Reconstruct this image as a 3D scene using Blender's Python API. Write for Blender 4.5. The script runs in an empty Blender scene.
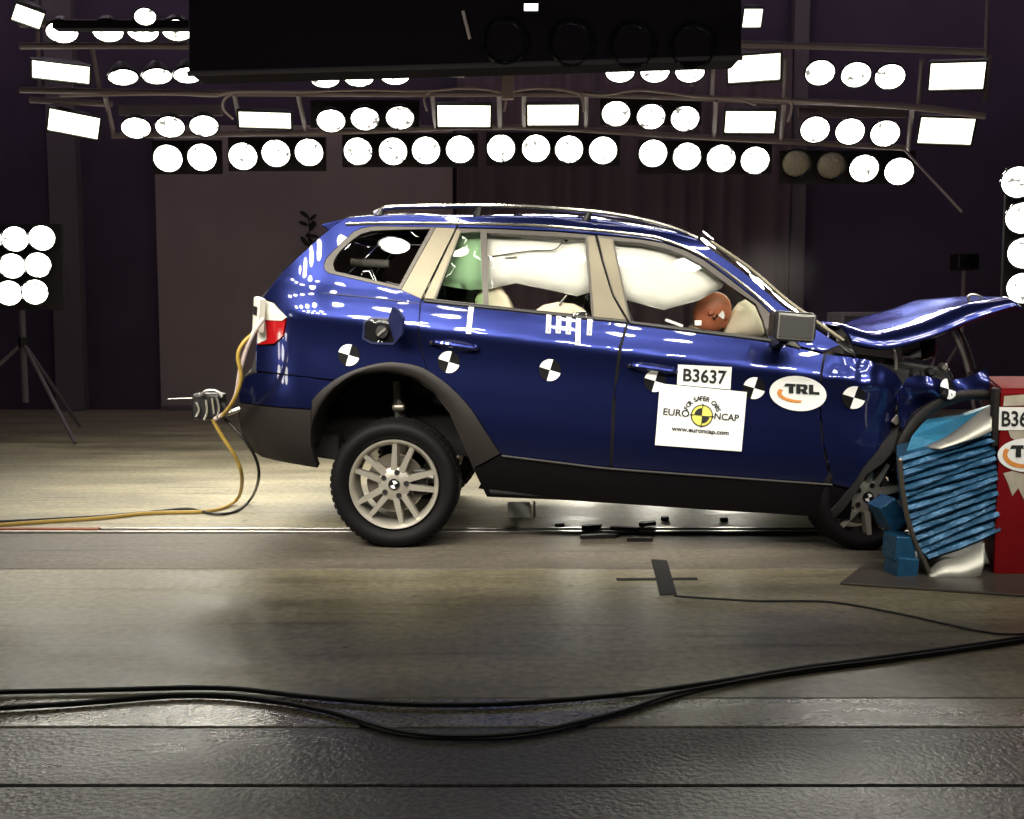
import bpy, bmesh, math, random
from mathutils import Vector, Matrix, noise
from mathutils.geometry import delaunay_2d_cdt
random.seed(7)
scene = bpy.context.scene
C = scene.collection
R = math.radians

# ------------------------------------------------------------------ camera, world, exposure
FPX, CAMH, PITCH = 1090.0, 1.22, R(4.95)
cam_d = bpy.data.cameras.new('camera'); cam = bpy.data.objects.new('camera', cam_d); C.objects.link(cam)
cam_d.sensor_width = 36.0; cam_d.lens = 36.0 * FPX / 1024.0; cam_d.clip_start = 0.05
cam.location = (0, 0, CAMH); cam.rotation_euler = (R(90) - PITCH, 0, 0)
scene.camera = cam
world = bpy.data.worlds.new('world'); scene.world = world; world.use_nodes = True
world.node_tree.nodes['Background'].inputs[0].default_value = (0.25, 0.2, 0.3, 1)
world.node_tree.nodes['Background'].inputs[1].default_value = 0.015
scene.view_settings.view_transform = 'Standard'; scene.view_settings.look = 'None'
scene.view_settings.exposure = 0.0; scene.view_settings.gamma = 1.0
scene.view_settings.use_curve_mapping = False
RIG_W, FRONT_W, SIDE_W, HALL_L = 40.0, 46.0, 3.0, 15.0     # power of one lamp's beam in each bank
LENS_L = 9.0                                   # radiance of a lit lens
try:
    scene.cycles.use_denoising = True
    scene.cycles.max_bounces = 8; scene.cycles.transparent_max_bounces = 12
    scene.cycles.caustics_reflective = False; scene.cycles.caustics_refractive = False
    scene.cycles.sample_clamp_indirect = 4.0
except Exception:
    pass

# ------------------------------------------------------------------ materials
MATS = {}
def mat(name, col, rough=0.5, metal=0.0, coat=0.0, coat_rough=0.03, spec=0.5, noise=None, bump=None, emit=None, sub=None):
    m = bpy.data.materials.new(name); m.use_nodes = True
    nt = m.node_tree; b = nt.nodes['Principled BSDF']
    b.inputs['Base Color'].default_value = (*col, 1); b.inputs['Roughness'].default_value = rough
    b.inputs['Metallic'].default_value = metal; b.inputs['Specular IOR Level'].default_value = spec
    b.inputs['Coat Weight'].default_value = coat; b.inputs['Coat Roughness'].default_value = coat_rough
    if emit: b.inputs['Emission Color'].default_value = (*emit[0], 1); b.inputs['Emission Strength'].default_value = emit[1]
    if noise or bump:
        tc = nt.nodes.new('ShaderNodeTexCoord')
    if noise:
        sc_, amt = noise
        n = nt.nodes.new('ShaderNodeTexNoise'); n.inputs['Scale'].default_value = sc_; n.inputs['Detail'].default_value = 6
        r = nt.nodes.new('ShaderNodeMapRange'); r.inputs['To Min'].default_value = 1 - amt; r.inputs['To Max'].default_value = 1 + amt
        mx = nt.nodes.new('ShaderNodeMix'); mx.data_type = 'RGBA'; mx.blend_type = 'MULTIPLY'; mx.inputs['Factor'].default_value = 1
        mx.inputs['A'].default_value = (*col, 1)
        nt.links.new(tc.outputs['Object'], n.inputs['Vector']); nt.links.new(n.outputs['Fac'], r.inputs['Value'])
        nt.links.new(r.outputs['Result'], mx.inputs['B']); nt.links.new(mx.outputs['Result'], b.inputs['Base Color'])
    if bump:
        sc_, st = bump
        n = nt.nodes.new('ShaderNodeTexNoise'); n.inputs['Scale'].default_value = sc_; n.inputs['Detail'].default_value = 4
        bp = nt.nodes.new('ShaderNodeBump'); bp.inputs['Strength'].default_value = st; bp.inputs['Distance'].default_value = 0.02
        nt.links.new(tc.outputs['Object'], n.inputs['Vector']); nt.links.new(n.outputs['Fac'], bp.inputs['Height'])
        nt.links.new(bp.outputs['Normal'], b.inputs['Normal'])
    MATS[name] = m
    return m

paint = mat('blue_paint', (0.018, 0.0245, 0.112), 0.30, 0.85, 1.0, 0.012)
for _i in ('Specular Tint',): paint.node_tree.nodes['Principled BSDF'].inputs[_i].default_value = (.10, .16, .5, 1)
paint_in = mat('blue_primer', (0.008, 0.012, 0.06), 0.5)
clad = mat('grey_cladding', (0.017, 0.014, 0.013), 0.5, spec=.3, noise=(30, .15))
clad_d = mat('black_cladding', (0.004, 0.003, 0.0045), 0.45, spec=.15)
trim = mat('satin_window_frame', (0.105, 0.092, 0.066), 0.34, 0.75)
trim_d = mat('dark_window_frame', (0.04, 0.034, 0.029), 0.35, 0.4)
chrome = mat('bright_trim', (0.75, 0.72, 0.66), 0.16, 1.0)
rubber = mat('tyre_rubber', (0.0045, 0.0038, 0.0048), 0.62, spec=.15, noise=(40, .2))
alloy = mat('alloy_silver', (0.62, 0.58, 0.51), 0.36, 0.75)
steel = mat('brushed_steel', (0.42, 0.40, 0.37), 0.35, 0.9, noise=(12, .2))
disc_m = mat('brake_steel', (0.25, 0.22, 0.19), 0.4, 0.9)
black = mat('black_plastic', (0.012, 0.011, 0.012), 0.45)
blackg = mat('black_gloss', (0.01, 0.01, 0.011), 0.12)
dark = mat('dark_underbody', (0.012, 0.010, 0.011), 0.8, noise=(15, .4))
cabin = mat('cabin_lining', (0.03, 0.026, 0.026), 0.85)
seatm = mat('seat_cloth', (0.022, 0.020, 0.022), 0.9, bump=(120, .3))
bagm = mat('airbag_cloth', (0.90, 0.89, 0.84), 0.85, bump=(14, .25))
def translucent(m, amt=.2):
    nt = m.node_tree; b = nt.nodes['Principled BSDF']; t = nt.nodes.new('ShaderNodeBsdfTranslucent'); t.inputs['Color'].default_value = b.inputs['Base Color'].default_value
    mx = nt.nodes.new('ShaderNodeMixShader'); mx.inputs[0].default_value = amt; o = nt.nodes['Material Output']
    nt.links.new(b.outputs[0], mx.inputs[1]); nt.links.new(t.outputs[0], mx.inputs[2]); nt.links.new(mx.outputs[0], o.inputs[0])
translucent(bagm)
cream = mat('cream_airbag', (0.85, 0.74, 0.58), 0.85, bump=(10, .3))
skin_m = mat('dummy_vinyl', (0.42, 0.13, 0.065), 0.5)
suit = mat('dummy_suit', (0.20, 0.16, 0.12), 0.9)
white = mat('white_vinyl', (0.88, 0.88, 0.87), 0.45)
blackv = mat('black_vinyl', (0.005, 0.005, 0.006), 0.5, spec=.15)
blackp = mat('black_print', (0.01, 0.01, 0.01), 0.6)
yellowp = mat('yellow_print', (0.72, 0.66, 0.12), 0.6)
orangep = mat('orange_print', (0.70, 0.26, 0.05), 0.6)
redlens = mat('red_lens', (0.36, 0.006, 0.009), 0.12, coat=0.6)
clearlens = mat('clear_lens', (0.72, 0.70, 0.62), 0.14, coat=0.6)
redpaint = mat('red_barrier_paint', (0.17, 0.006, 0.008), 0.7, spec=.05, noise=(7, .35))
peel = mat('peeled_paint', (0.42, 0.38, 0.30), 0.7, noise=(25, .3))
honey = mat('blue_honeycomb', (0.018, 0.095, 0.20), 0.33, 0.35, noise=(18, .25), bump=(30, .35))
honey2 = mat('blue_honeycomb_light', (0.025, 0.17, 0.31), 0.36, 0.25, noise=(18, .2), bump=(30, .3))
alu = mat('aluminium_sheet', (0.50, 0.49, 0.44), 0.5, 0.7, bump=(5, .3))
cable_b = mat('black_cable', (0.008, 0.008, 0.009), 0.4)
cable_y = mat('yellow_cable', (0.50, 0.33, 0.07), 0.5)
cable_w = mat('pale_cable', (0.60, 0.48, 0.46), 0.6)
rig_m = mat('rig_steel', (0.36, 0.29, 0.30), 0.55, 0.2)
rig_d = mat('rig_panel', (0.05, 0.04, 0.048), 0.7)
beam_m = mat('beam_black', (0.007, 0.004, 0.008), 0.85, spec=.2)
housing = mat('lamp_housing', (0.012, 0.011, 0.012), 0.5)
boardm = mat('grey_board', (0.42, 0.35, 0.35), 0.8, noise=(2.0, .12))
wallm = mat('dark_wall', (0.10, 0.07, 0.13), 0.85, noise=(1.2, .3))
curtm = mat('dark_curtain', (0.17, 0.125, 0.145), 0.9)
pillarm = mat('dark_pillar', (0.2, 0.17, 0.2), 0.8)
ceilm = mat('dark_ceiling', (0.02, 0.016, 0.02), 0.9)
tape = mat('black_tape', (0.006, 0.005, 0.005), 0.6, spec=.2)
leaf = mat('dark_leaf', (0.02, 0.025, 0.015), 0.7)
rust = mat('rusty_rail', (0.30, 0.085, 0.03), 0.6, noise=(9, .4))
platem = mat('dark_plate', (0.055, 0.045, 0.038), 0.4, noise=(5, .35))

def glass(name, tint, ior=1.5, blend=1.0):
    m = bpy.data.materials.new(name); m.use_nodes = True; nt = m.node_tree; nt.nodes.clear()
    o = nt.nodes.new('ShaderNodeOutputMaterial'); t = nt.nodes.new('ShaderNodeBsdfTransparent'); g = nt.nodes.new('ShaderNodeBsdfGlossy')
    f = nt.nodes.new('ShaderNodeFresnel'); mx = nt.nodes.new('ShaderNodeMixShader')
    f.inputs['IOR'].default_value = ior; t.inputs['Color'].default_value = (*tint, 1); g.inputs['Roughness'].default_value = 0.01
    nt.links.new(f.outputs[0], mx.inputs[0]); nt.links.new(t.outputs[0], mx.inputs[1]); nt.links.new(g.outputs[0], mx.inputs[2]); nt.links.new(mx.outputs[0], o.inputs[0])
    return m
glass_c = glass('clear_glass', (0.97, 0.97, 0.95))
glass_w = glass('screen_glass', (0.80, 0.88, 0.80), 1.5)
glass_g = glass('green_glass', (0.55, 0.72, 0.55), 1.6)
glass_d = glass('privacy_glass', (0.34, 0.33, 0.32), 1.6)

def lens_mat(name, strength, col=(1.0, 0.97, 0.86), dim=.03):
    m = bpy.data.materials.new(name); m.use_nodes = True; nt = m.node_tree; b = nt.nodes['Principled BSDF']
    tc = nt.nodes.new('ShaderNodeTexCoord'); v = nt.nodes.new('ShaderNodeTexVoronoi'); v.inputs['Scale'].default_value = 22
    r = nt.nodes.new('ShaderNodeMapRange'); r.inputs['From Min'].default_value = 0.56; r.inputs['From Max'].default_value = 0.85
    r.inputs['To Min'].default_value = strength; r.inputs['To Max'].default_value = strength * dim
    oi = nt.nodes.new('ShaderNodeObjectInfo'); va = nt.nodes.new('ShaderNodeVectorMath'); va.operation = 'ADD'
    b.inputs['Base Color'].default_value = (0.6, 0.6, 0.58, 1); b.inputs['Roughness'].default_value = 0.15
    b.inputs['Emission Color'].default_value = (*col, 1)
    nt.links.new(tc.outputs['Object'], va.inputs[0]); nt.links.new(oi.outputs['Location'], va.inputs[1]); nt.links.new(va.outputs[0], v.inputs['Vector']); nt.links.new(v.outputs['Distance'], r.inputs['Value']); nt.links.new(r.outputs['Result'], b.inputs['Emission Strength'])
    return m
lens_on = lens_mat('lit_lens', LENS_L)
lens_rect = lens_mat('lit_panel_lens', LENS_L * 0.35, (1.0, 0.98, 0.80), .6)
lens_off = mat('unlit_lens', (0.5, 0.47, 0.40), 0.12, 0.6, bump=(30, .8))

def concrete(name, col, rough=(0.22, 0.6), speck=0.0, bumps=0.15, scale=1.6, fine=26, spec=.35):
    m = bpy.data.materials.new(name); m.use_nodes = True; nt = m.node_tree; b = nt.nodes['Principled BSDF']; L = nt.links.new; b.inputs['Specular IOR Level'].default_value = spec
    tc = nt.nodes.new('ShaderNodeTexCoord')
    n1 = nt.nodes.new('ShaderNodeTexNoise'); n1.inputs['Scale'].default_value = scale; n1.inputs['Detail'].default_value = 9; n1.inputs['Roughness'].default_value = .65
    n2 = nt.nodes.new('ShaderNodeTexNoise'); n2.inputs['Scale'].default_value = fine; n2.inputs['Detail'].default_value = 6
    mp = nt.nodes.new('ShaderNodeMapping'); mp.inputs['Scale'].default_value = (0.45, 1.6, 1)
    r1 = nt.nodes.new('ShaderNodeMapRange'); r1.inputs['From Min'].default_value = .3; r1.inputs['From Max'].default_value = .7
    r1.inputs['To Min'].default_value = .52; r1.inputs['To Max'].default_value = 1.32
    r2 = nt.nodes.new('ShaderNodeMapRange'); r2.inputs['From Min'].default_value = .35; r2.inputs['From Max'].default_value = .65
    r2.inputs['To Min'].default_value = 1 - .18 - speck; r2.inputs['To Max'].default_value = 1.12 + speck
    mu = nt.nodes.new('ShaderNodeMath'); mu.operation = 'MULTIPLY'
    mx = nt.nodes.new('ShaderNodeMix'); mx.data_type = 'RGBA'; mx.blend_type = 'MULTIPLY'; mx.inputs['Factor'].default_value = 1; mx.inputs['A'].default_value = (*col, 1)
    rr = nt.nodes.new('ShaderNodeMapRange'); rr.inputs['From Min'].default_value = .3; rr.inputs['From Max'].default_value = .7
    rr.inputs['To Min'].default_value = rough[0]; rr.inputs['To Max'].default_value = rough[1]
    bp = nt.nodes.new('ShaderNodeBump'); bp.inputs['Strength'].default_value = bumps; bp.inputs['Distance'].default_value = .01
    L(tc.outputs['Object'], mp.inputs['Vector']); L(mp.outputs[0], n1.inputs['Vector']); L(tc.outputs['Object'], n2.inputs['Vector'])
    L(n1.outputs['Fac'], r1.inputs['Value']); L(n2.outputs['Fac'], r2.inputs['Value']); L(r1.outputs[0], mu.inputs[0]); L(r2.outputs[0], mu.inputs[1])
    vo = nt.nodes.new('ShaderNodeTexVoronoi'); vo.inputs['Scale'].default_value = 3.2; vr = nt.nodes.new('ShaderNodeMapRange'); vr.inputs['From Min'].default_value = .03; vr.inputs['From Max'].default_value = .06; vr.inputs['To Min'].default_value = .35; vr.inputs['To Max'].default_value = 1
    mp2 = nt.nodes.new('ShaderNodeMapping'); mp2.inputs['Scale'].default_value = (.35, 5.0, 1); n3 = nt.nodes.new('ShaderNodeTexNoise'); n3.inputs['Scale'].default_value = 2.2; n3.inputs['Detail'].default_value = 8
    r3 = nt.nodes.new('ShaderNodeMapRange'); r3.inputs['From Min'].default_value = .58; r3.inputs['From Max'].default_value = .72; r3.inputs['To Min'].default_value = 1; r3.inputs['To Max'].default_value = .55
    mu2 = nt.nodes.new('ShaderNodeMath'); mu2.operation = 'MULTIPLY'; mu3 = nt.nodes.new('ShaderNodeMath'); mu3.operation = 'MULTIPLY'
    L(tc.outputs['Object'], vo.inputs['Vector']); L(vo.outputs['Distance'], vr.inputs['Value']); L(tc.outputs['Object'], mp2.inputs['Vector']); L(mp2.outputs[0], n3.inputs['Vector']); L(n3.outputs['Fac'], r3.inputs['Value'])
    L(mu.outputs[0], mu2.inputs[0]); L(vr.outputs[0], mu2.inputs[1]); L(mu2.outputs[0], mu3.inputs[0]); L(r3.outputs[0], mu3.inputs[1])
    L(mu3.outputs[0], mx.inputs['B']); L(mx.outputs['Result'], b.inputs['Base Color']); L(n1.outputs['Fac'], rr.inputs['Value']); L(rr.outputs[0], b.inputs['Roughness'])
    L(n2.outputs['Fac'], bp.inputs['Height']); L(bp.outputs[0], b.inputs['Normal'])
    return m
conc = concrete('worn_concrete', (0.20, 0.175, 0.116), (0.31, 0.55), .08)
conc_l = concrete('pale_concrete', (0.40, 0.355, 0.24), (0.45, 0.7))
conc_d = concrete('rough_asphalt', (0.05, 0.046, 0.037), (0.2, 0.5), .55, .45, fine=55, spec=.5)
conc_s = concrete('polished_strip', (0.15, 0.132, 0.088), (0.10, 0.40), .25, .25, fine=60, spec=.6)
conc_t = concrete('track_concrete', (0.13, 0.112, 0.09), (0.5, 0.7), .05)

# ------------------------------------------------------------------ mesh helpers
def obj(name, verts, faces, m, parent=None, smooth=False, sharp=None):
    me = bpy.data.meshes.new(name); me.from_pydata([tuple(v) for v in verts], [], faces)
    if smooth:
        me.polygons.foreach_set('use_smooth', [True] * len(me.polygons))
        if sharp: me.set_sharp_from_angle(angle=R(sharp))
    me.materials.append(m); me.update()
    o = bpy.data.objects.new(name, me); C.objects.link(o)
    if parent: o.parent = parent
    return o
def tag(o, label=None, cat=None, group=None, kind=None):
    if label: o['label'] = label
    if cat: o['category'] = cat
    if group: o['group'] = group
    if kind: o['kind'] = kind
    return o
def thing(name, label, cat, loc=(0, 0, 0), rot=(0, 0, 0), group=None):
    o = bpy.data.objects.new(name, None); C.objects.link(o); o.location = loc; o.rotation_euler = rot
    o.empty_display_size = .1
    return tag(o, label, cat, group)
class MB:
    def __init__(s): s.v, s.f = [], []
    def add(s, v, f):
        n = len(s.v); s.v += [Vector(p) for p in v]; s.f += [tuple(i + n for i in q) for q in f]; return s
    def box(s, a, b, M=None):
        x0, y0, z0 = a; x1, y1, z1 = b
        v = [Vector(p) for p in ((x0,y0,z0),(x1,y0,z0),(x1,y1,z0),(x0,y1,z0),(x0,y0,z1),(x1,y0,z1),(x1,y1,z1),(x0,y1,z1))]
        if M: v = [M @ p for p in v]
        return s.add(v, [(3,2,1,0),(4,5,6,7),(0,1,5,4),(1,2,6,5),(2,3,7,6),(3,0,4,7)])
    def tube(s, pts, r, n=8, closed=False):
        pts = [Vector(p) for p in pts]; k = len(pts); rr = r if isinstance(r, (list, tuple)) else [r] * k
        v, f = [], []; up = None
        for i, p in enumerate(pts):
            if closed: d = pts[(i + 1) % k] - pts[i - 1]
            else: d = pts[min(i + 1, k - 1)] - pts[max(i - 1, 0)]
            d.normalize()
            if up is None: up = Vector((0, 0, 1)) if abs(d.z) < .9 else Vector((1, 0, 0))
            a = d.cross(up).normalized(); up = a.cross(d).normalized()
            for j in range(n):
                t = 2 * math.pi * j / n; v.append(p + (a * math.cos(t) + up * math.sin(t)) * rr[i])
        m = k if closed else k - 1
        for i in range(m):
            for j in range(n):
                i2 = (i + 1) % k; f.append((i * n + j, i2 * n + j, i2 * n + (j + 1) % n, i * n + (j + 1) % n)[::-1])
        if not closed:
            f.append(tuple(range(n))); f.append(tuple(range((k - 1) * n, k * n))[::-1])
        return s.add(v, f)
    def lathe(s, prof, n=32, M=None, closed=False):
        """prof: (r, y) pairs round the y axis"""
        v, f = [], []
        for (r, y) in prof:
            for j in range(n):
                t = 2 * math.pi * j / n; v.append(Vector((r * math.cos(t), y, r * math.sin(t))))
        k = len(prof)
        for i in range(k if closed else k - 1):
            i2 = (i + 1) % k
            for j in range(n): f.append((i * n + j, i * n + (j + 1) % n, i2 * n + (j + 1) % n, i2 * n + j))
        if M: v = [M @ p for p in v]
        return s.add(v, f)
    def prism(s, pts, dvec):
        """polygon of 3-D points pushed along dvec"""
        d = Vector(dvec); n = len(pts); v = [Vector(p) for p in pts] + [Vector(p) + d for p in pts]
        f = [tuple(range(n))[::-1], tuple(range(n, 2 * n))] + [(i, (i + 1) % n, n + (i + 1) % n, n + i) for i in range(n)]
        return s.add(v, f)
    def build(s, name, m, parent=None, smooth=False, sharp=35): return obj(name, s.v, s.f, m, parent, smooth, sharp)
def bevel(o, w, seg=2):
    b = o.modifiers.new('bevel', 'BEVEL'); b.width = w; b.segments = seg; b.limit_method = 'ANGLE'; return o
def catmull(pts, n=8):
    pts = [Vector(p) for p in pts]; out = []
    for i in range(len(pts) - 1):
        p0, p1, p2, p3 = pts[max(i - 1, 0)], pts[i], pts[i + 1], pts[min(i + 2, len(pts) - 1)]
        for k in range(n):
            t = k / n
            out.append(0.5 * ((2 * p1) + (p2 - p0) * t + (2 * p0 - 5 * p1 + 4 * p2 - p3) * t * t + (3 * p1 - p0 - 3 * p2 + p3) * t ** 3))
    out.append(pts[-1]); return out
def copy_tree(o, parent=None):
    c = o.copy(); C.objects.link(c)
    if parent: c.parent = parent
    for ch in list(o.children): copy_tree(ch, c)
    return c

# ------------------------------------------------------------------ measuring the photograph
CP, SP = math.cos(PITCH), math.sin(PITCH)
def ray(px, py):
    dx = (px - 512) / FPX; dy = -(py - 409.5) / FPX
    return Vector((dx, CP + dy * SP, -SP + dy * CP))
def at(px, py, Y):
    d = ray(px, py); return Vector((0, 0, CAMH)) + d * (Y / d.y)
def onfloor(px, py, z=0.0):
    d = ray(px, py); return Vector((0, 0, CAMH)) + d * ((z - CAMH) / d.z)

# ================================================================== the setting
def struct(o): o['kind'] = 'structure'; return o
WALL_Y = 14.1
floor = struct(MB().box((-11, -6, -.12), (11, WALL_Y + .3, -.02)).build('floor', black))
def slab(x0, x1, y0, y1, m, top=0.0, name='floor_slab'):
    return bevel(MB().box((x0, y0, -.05), (x1, y1, top)).build(name, m, floor), .004, 1)
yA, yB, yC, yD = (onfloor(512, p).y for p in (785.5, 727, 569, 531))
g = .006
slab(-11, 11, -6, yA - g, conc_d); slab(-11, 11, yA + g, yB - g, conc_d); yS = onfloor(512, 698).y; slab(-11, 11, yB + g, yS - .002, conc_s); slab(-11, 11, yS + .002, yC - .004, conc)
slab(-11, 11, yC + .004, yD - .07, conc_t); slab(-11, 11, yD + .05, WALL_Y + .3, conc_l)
# guide rail let into the floor beside the pale slab
xr = onfloor(100, 531).x
rail = thing('guide_rail', 'long steel tow rail let into the floor under the blue car', 'rail', (0, yD, 0))
bevel(MB().box((-11, -.062, -.05), (11, -.035, .012)).build('rail_flange', steel, rail), .003)
bevel(MB().box((-11, .02, -.05), (11, .046, .014)).build('rail_flange', steel, rail), .003)
MB().box((-11, -.034, -.05), (11, .018, -.028)).build('rail_slot', dark, rail)
bevel(MB().box((-11, -.028, -.03), (xr, .012, .02)).build('rust_bar', rust, rail), .003)
wall_back = struct(MB().box((-11, WALL_Y, -.05), (11, WALL_Y + .3, 7)).build('wall_back', wallm))
struct(MB().box((-11.3, -6, -.05), (-11, WALL_Y + .3, 7)).build('wall_left', wallm))
struct(MB().box((11, -6, -.05), (11.3, WALL_Y + .3, 7)).build('wall_right', wallm))
struct(MB().box((-11.3, -6.3, -.05), (11.3, -6, 7)).build('wall_front', wallm))
ceil = struct(MB().box((-11.3, -6.3, 7), (11.3, WALL_Y + .3, 7.2)).build('ceiling', ceilm))
for (a, b, nm) in ((58, 86, 'trim_1'), (785, 800, 'trim_2')):
    x0, x1 = at(a, 300, WALL_Y).x, at(b, 300, WALL_Y).x
    struct(bevel(MB().box((x0, WALL_Y - .18, 0), (x1, WALL_Y, 7)).build(nm, pillarm), .01))
# pale board on the back wall
p0, p1 = at(162, 411, WALL_Y - .1), at(454, 411, WALL_Y - .1)
bd = thing('backdrop_board', 'tall plain grey backdrop board standing against the back wall', 'board', (p0.x, WALL_Y - .1, 0))
w_ = p1.x - p0.x
bevel(MB().box((0, -.03, .06), (w_, .03, 3.6)).build('panel', boardm, bd), .006)
bevel(MB().box((0, -.045, 0), (w_, .045, .06)).build('foot_rail', pillarm, bd), .006)
# pleated curtain right of it
x0, x1 = at(458, 400, WALL_Y - .3).x, at(786, 400, WALL_Y - .3).x
v, f = [], []; N = 260
for i in range(N + 1):
    s = i / N; x = x0 + (x1 - x0) * s
    y = WALL_Y - .25 + .05 * math.sin(s * 92 + 1.4 * math.sin(s * 17)) + .03 * math.sin(s * 41 + 2)
    for z in (0.03, 1.5, 3.0, 4.6): v.append((x + .01 * math.sin(z * 3 + s * 30), y + .012 * math.sin(z * 2 + s * 25), z))
for i in range(N):
    for j in range(3): f.append((i * 4 + j, (i + 1) * 4 + j, (i + 1) * 4 + j + 1, i * 4 + j + 1))
cu = obj('stage_curtain', v, f, curtm, None, True); sm = cu.modifiers.new('s', 'SOLIDIFY'); sm.thickness = .012
tag(cu, 'dark brown pleated curtain hanging beside the grey board', 'curtain')

# ================================================================== lamps
def beam(parent, power, size=R(58), blend=.9, col=(1.0, .95, .82), radius=.1):
    l = bpy.data.lights.new('lamp_beam', 'SPOT'); l.energy = power; l.spot_size = size; l.spot_blend = blend
    l.color = col; l.shadow_soft_size = radius
    o = bpy.data.objects.new('lamp_beam', l); C.objects.link(o); o.parent = parent
    o.location = (0, -.07, 0); o.rotation_euler = (R(-90), 0, 0)     # a spot shines down -Z: turned to -Y
    return o
def aim(o, tgt):
    d = (Vector(tgt) - o.location).normalized()                        # local -Y looks at the target
    o.rotation_mode = 'QUATERNION'; o.rotation_quaternion = (-d).to_track_quat('Y', 'Z')
_round, _rect = {}, {}
def round_lamp(loc, tgt, r, lit, label, group, power):
    key = (round(r, 3), lit)
    if key not in _round:
        t = thing('round_floodlight', label, 'lamp')
        MB().lathe([(.02*r, .95*r), (.45*r, .92*r), (.75*r, .55*r), (1.0*r, .1*r), (1.06*r, -.04*r), (1.06*r, -.1*r)], 32).build('reflector_housing', housing, t, True)
        MB().lathe([(1.06*r, -.02*r), (1.10*r, -.06*r), (1.08*r, -.16*r), (.99*r, -.14*r), (.97*r, -.05*r)], 32).build('bezel', blackg, t, True)
        pr = [(.985*r*math.sin(a), -.08*r - .16*r*math.cos(a)) for a in [R(90) * i / 6 for i in range(7)]]
        MB().lathe(pr, 32).build('lens', lens_on if lit else lens_off, t, True)
        mb = MB(); mb.box((-.12*r, .9*r, -.12*r), (.12*r, 1.15*r, .12*r)); mb.build('terminal_block', black, t)
        _round[key] = t; o = t
    else: o = copy_tree(_round[key])
    tag(o, label, 'lamp', group); o.location = loc; aim(o, tgt)
    if power and not any(c.type == 'LIGHT' for c in o.children): beam(o, power, radius=r * .9)
    elif power:
        for c in o.children:
            if c.type == 'LIGHT': c.data = c.data.copy(); c.data.energy = power
    return o
def rect_lamp(loc, tgt, w, h, label, group, power, roll=0):
    t = thing('rectangular_floodlight', label, 'lamp', loc, group=group); aim(t, tgt)
    if roll: t.rotation_quaternion = t.rotation_quaternion @ Matrix.Rotation(roll, 3, 'Y').to_quaternion()
    a, b = w / 2, h / 2
    mb = MB(); mb.add([(-a*1.06,0,-b*1.12),(a*1.06,0,-b*1.12),(a*1.06,0,b*1.12),(-a*1.06,0,b*1.12),(-a*.6,.14,-b*.6),(a*.6,.14,-b*.6),(a*.6,.14,b*.6),(-a*.6,.14,b*.6)],
           [(0,1,5,4),(1,2,6,5),(2,3,7,6),(3,0,4,7),(4,5,6,7)]); mb.build('reflector_housing', housing, t)
    mb = MB()
    for q in (((-a*1.08,-.03,-b*1.16),(a*1.08,.01,-b)), ((-a*1.08,-.03,b),(a*1.08,.01,b*1.16)), ((-a*1.08,-.03,-b),(-a,.01,b)), ((a,-.03,-b),(a*1.08,.01,b))): mb.box(*q)
    mb.build('bezel', black, t)
    MB().box((-a, -.012, -b), (a, .0, b)).build('lens', lens_rect, t)
    if power: beam(t, power, R(80))
    return t

CARMID = Vector((.75, 6.5, .75))
ROWD = (11.0, 10.2, 9.4, 8.6)       # distance of the four rows of the sloping rig
def dn(p, deg): return p + Vector((-p.x * .06, -math.cos(R(deg)), -math.sin(R(deg))))
def tgt_for(p, up=.0): return Vector((CARMID.x * .6 + p.x * .45, CARMID.y - .3, .4 + up))
ORD = ['first','second','third','fourth','fifth','sixth','seventh','eighth','ninth','tenth','eleventh','twelfth','thirteenth','fourteenth','fifteenth','sixteenth','seventeenth','eighteenth','nineteenth','twentieth']
_cnt = {}
def nth(what, row):
    k = _cnt.get((what, row), 0); _cnt[(what, row)] = k + 1
    return '%s, %s from tripod-stand end, %s' % (what, ORD[k], row)
G1, G2, G3, G4 = ('lamps in the lowest row of the overhead rig', 'lamps in the second row of the overhead rig', 'lamps in the third row of the overhead rig', 'lamps in the top row of overhead rig')
row1 = [(168,158),(202,157),(243,156),(276,153),(309,152),(358,151),(393,151),(426,150),(460,149),(501,148),(536,148),(569,149),(603,150),(653,153),(687,156),(721,158),(755,160),(864,168),(899,171)]
for (x, y) in row1:
    p = at(x, y, ROWD[0]); q = dn(p, 26)
    round_lamp(p, q, .138, True, nth('lit round floodlight', 'lowest row of overhead rig'), G1, RIG_W)
for (x, y) in ((796, 163), (831, 165)):
    p = at(x, y, ROWD[0]); q = dn(p, 26)
    round_lamp(p, q, .138, False, nth('unlit round floodlight', 'lowest row of overhead rig'), 'unlit lamps in the lowest rig row', 0)
for (x, y) in ((136,127),(170,126),(204,125),(331,120),(365,118),(400,117),(616,113),(651,116),(685,118),(815,129),(850,131),(885,133)):
    p = at(x, y, ROWD[1]); round_lamp(p, dn(p, 54 - (x > 250) * 6 - (x > 600) * 8 - (x > 800) * 4), .128, True, nth('lit round floodlight', 'second row of overhead rig'), G2, RIG_W)
for (x, y, w, h, rl) in ((74,123,48,22,.17),(265,119,52,16,0),(464,115,54,22,0),(553,114,52,21,0),(750,121,50,22,.04),(946,130,52,26,.09)):
    p = at(x, y, ROWD[1]); k = ROWD[1] / FPX; rect_lamp(p, Vector((p.x * .75, 7.0, .6)), w * k * .95, h * k * 1.05, nth('lit rectangular floodlight', 'second row of overhead rig'), 'rectangular lamps in the second rig row', RIG_W, rl)
for (x, y) in ((123,76),(157,75),(188,74),(325,78),(359,77),(395,75),(620,71),(655,71),(690,71),(820,72),(856,74),(890,76)):
    p = at(x, y, ROWD[2]); round_lamp(p, dn(p, 72 - (x > 250) * 4 - (x > 600) * 10 - (x > 800) * 12), .120, True, nth('lit round floodlight', 'third row of overhead rig'), G3, RIG_W)
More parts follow.
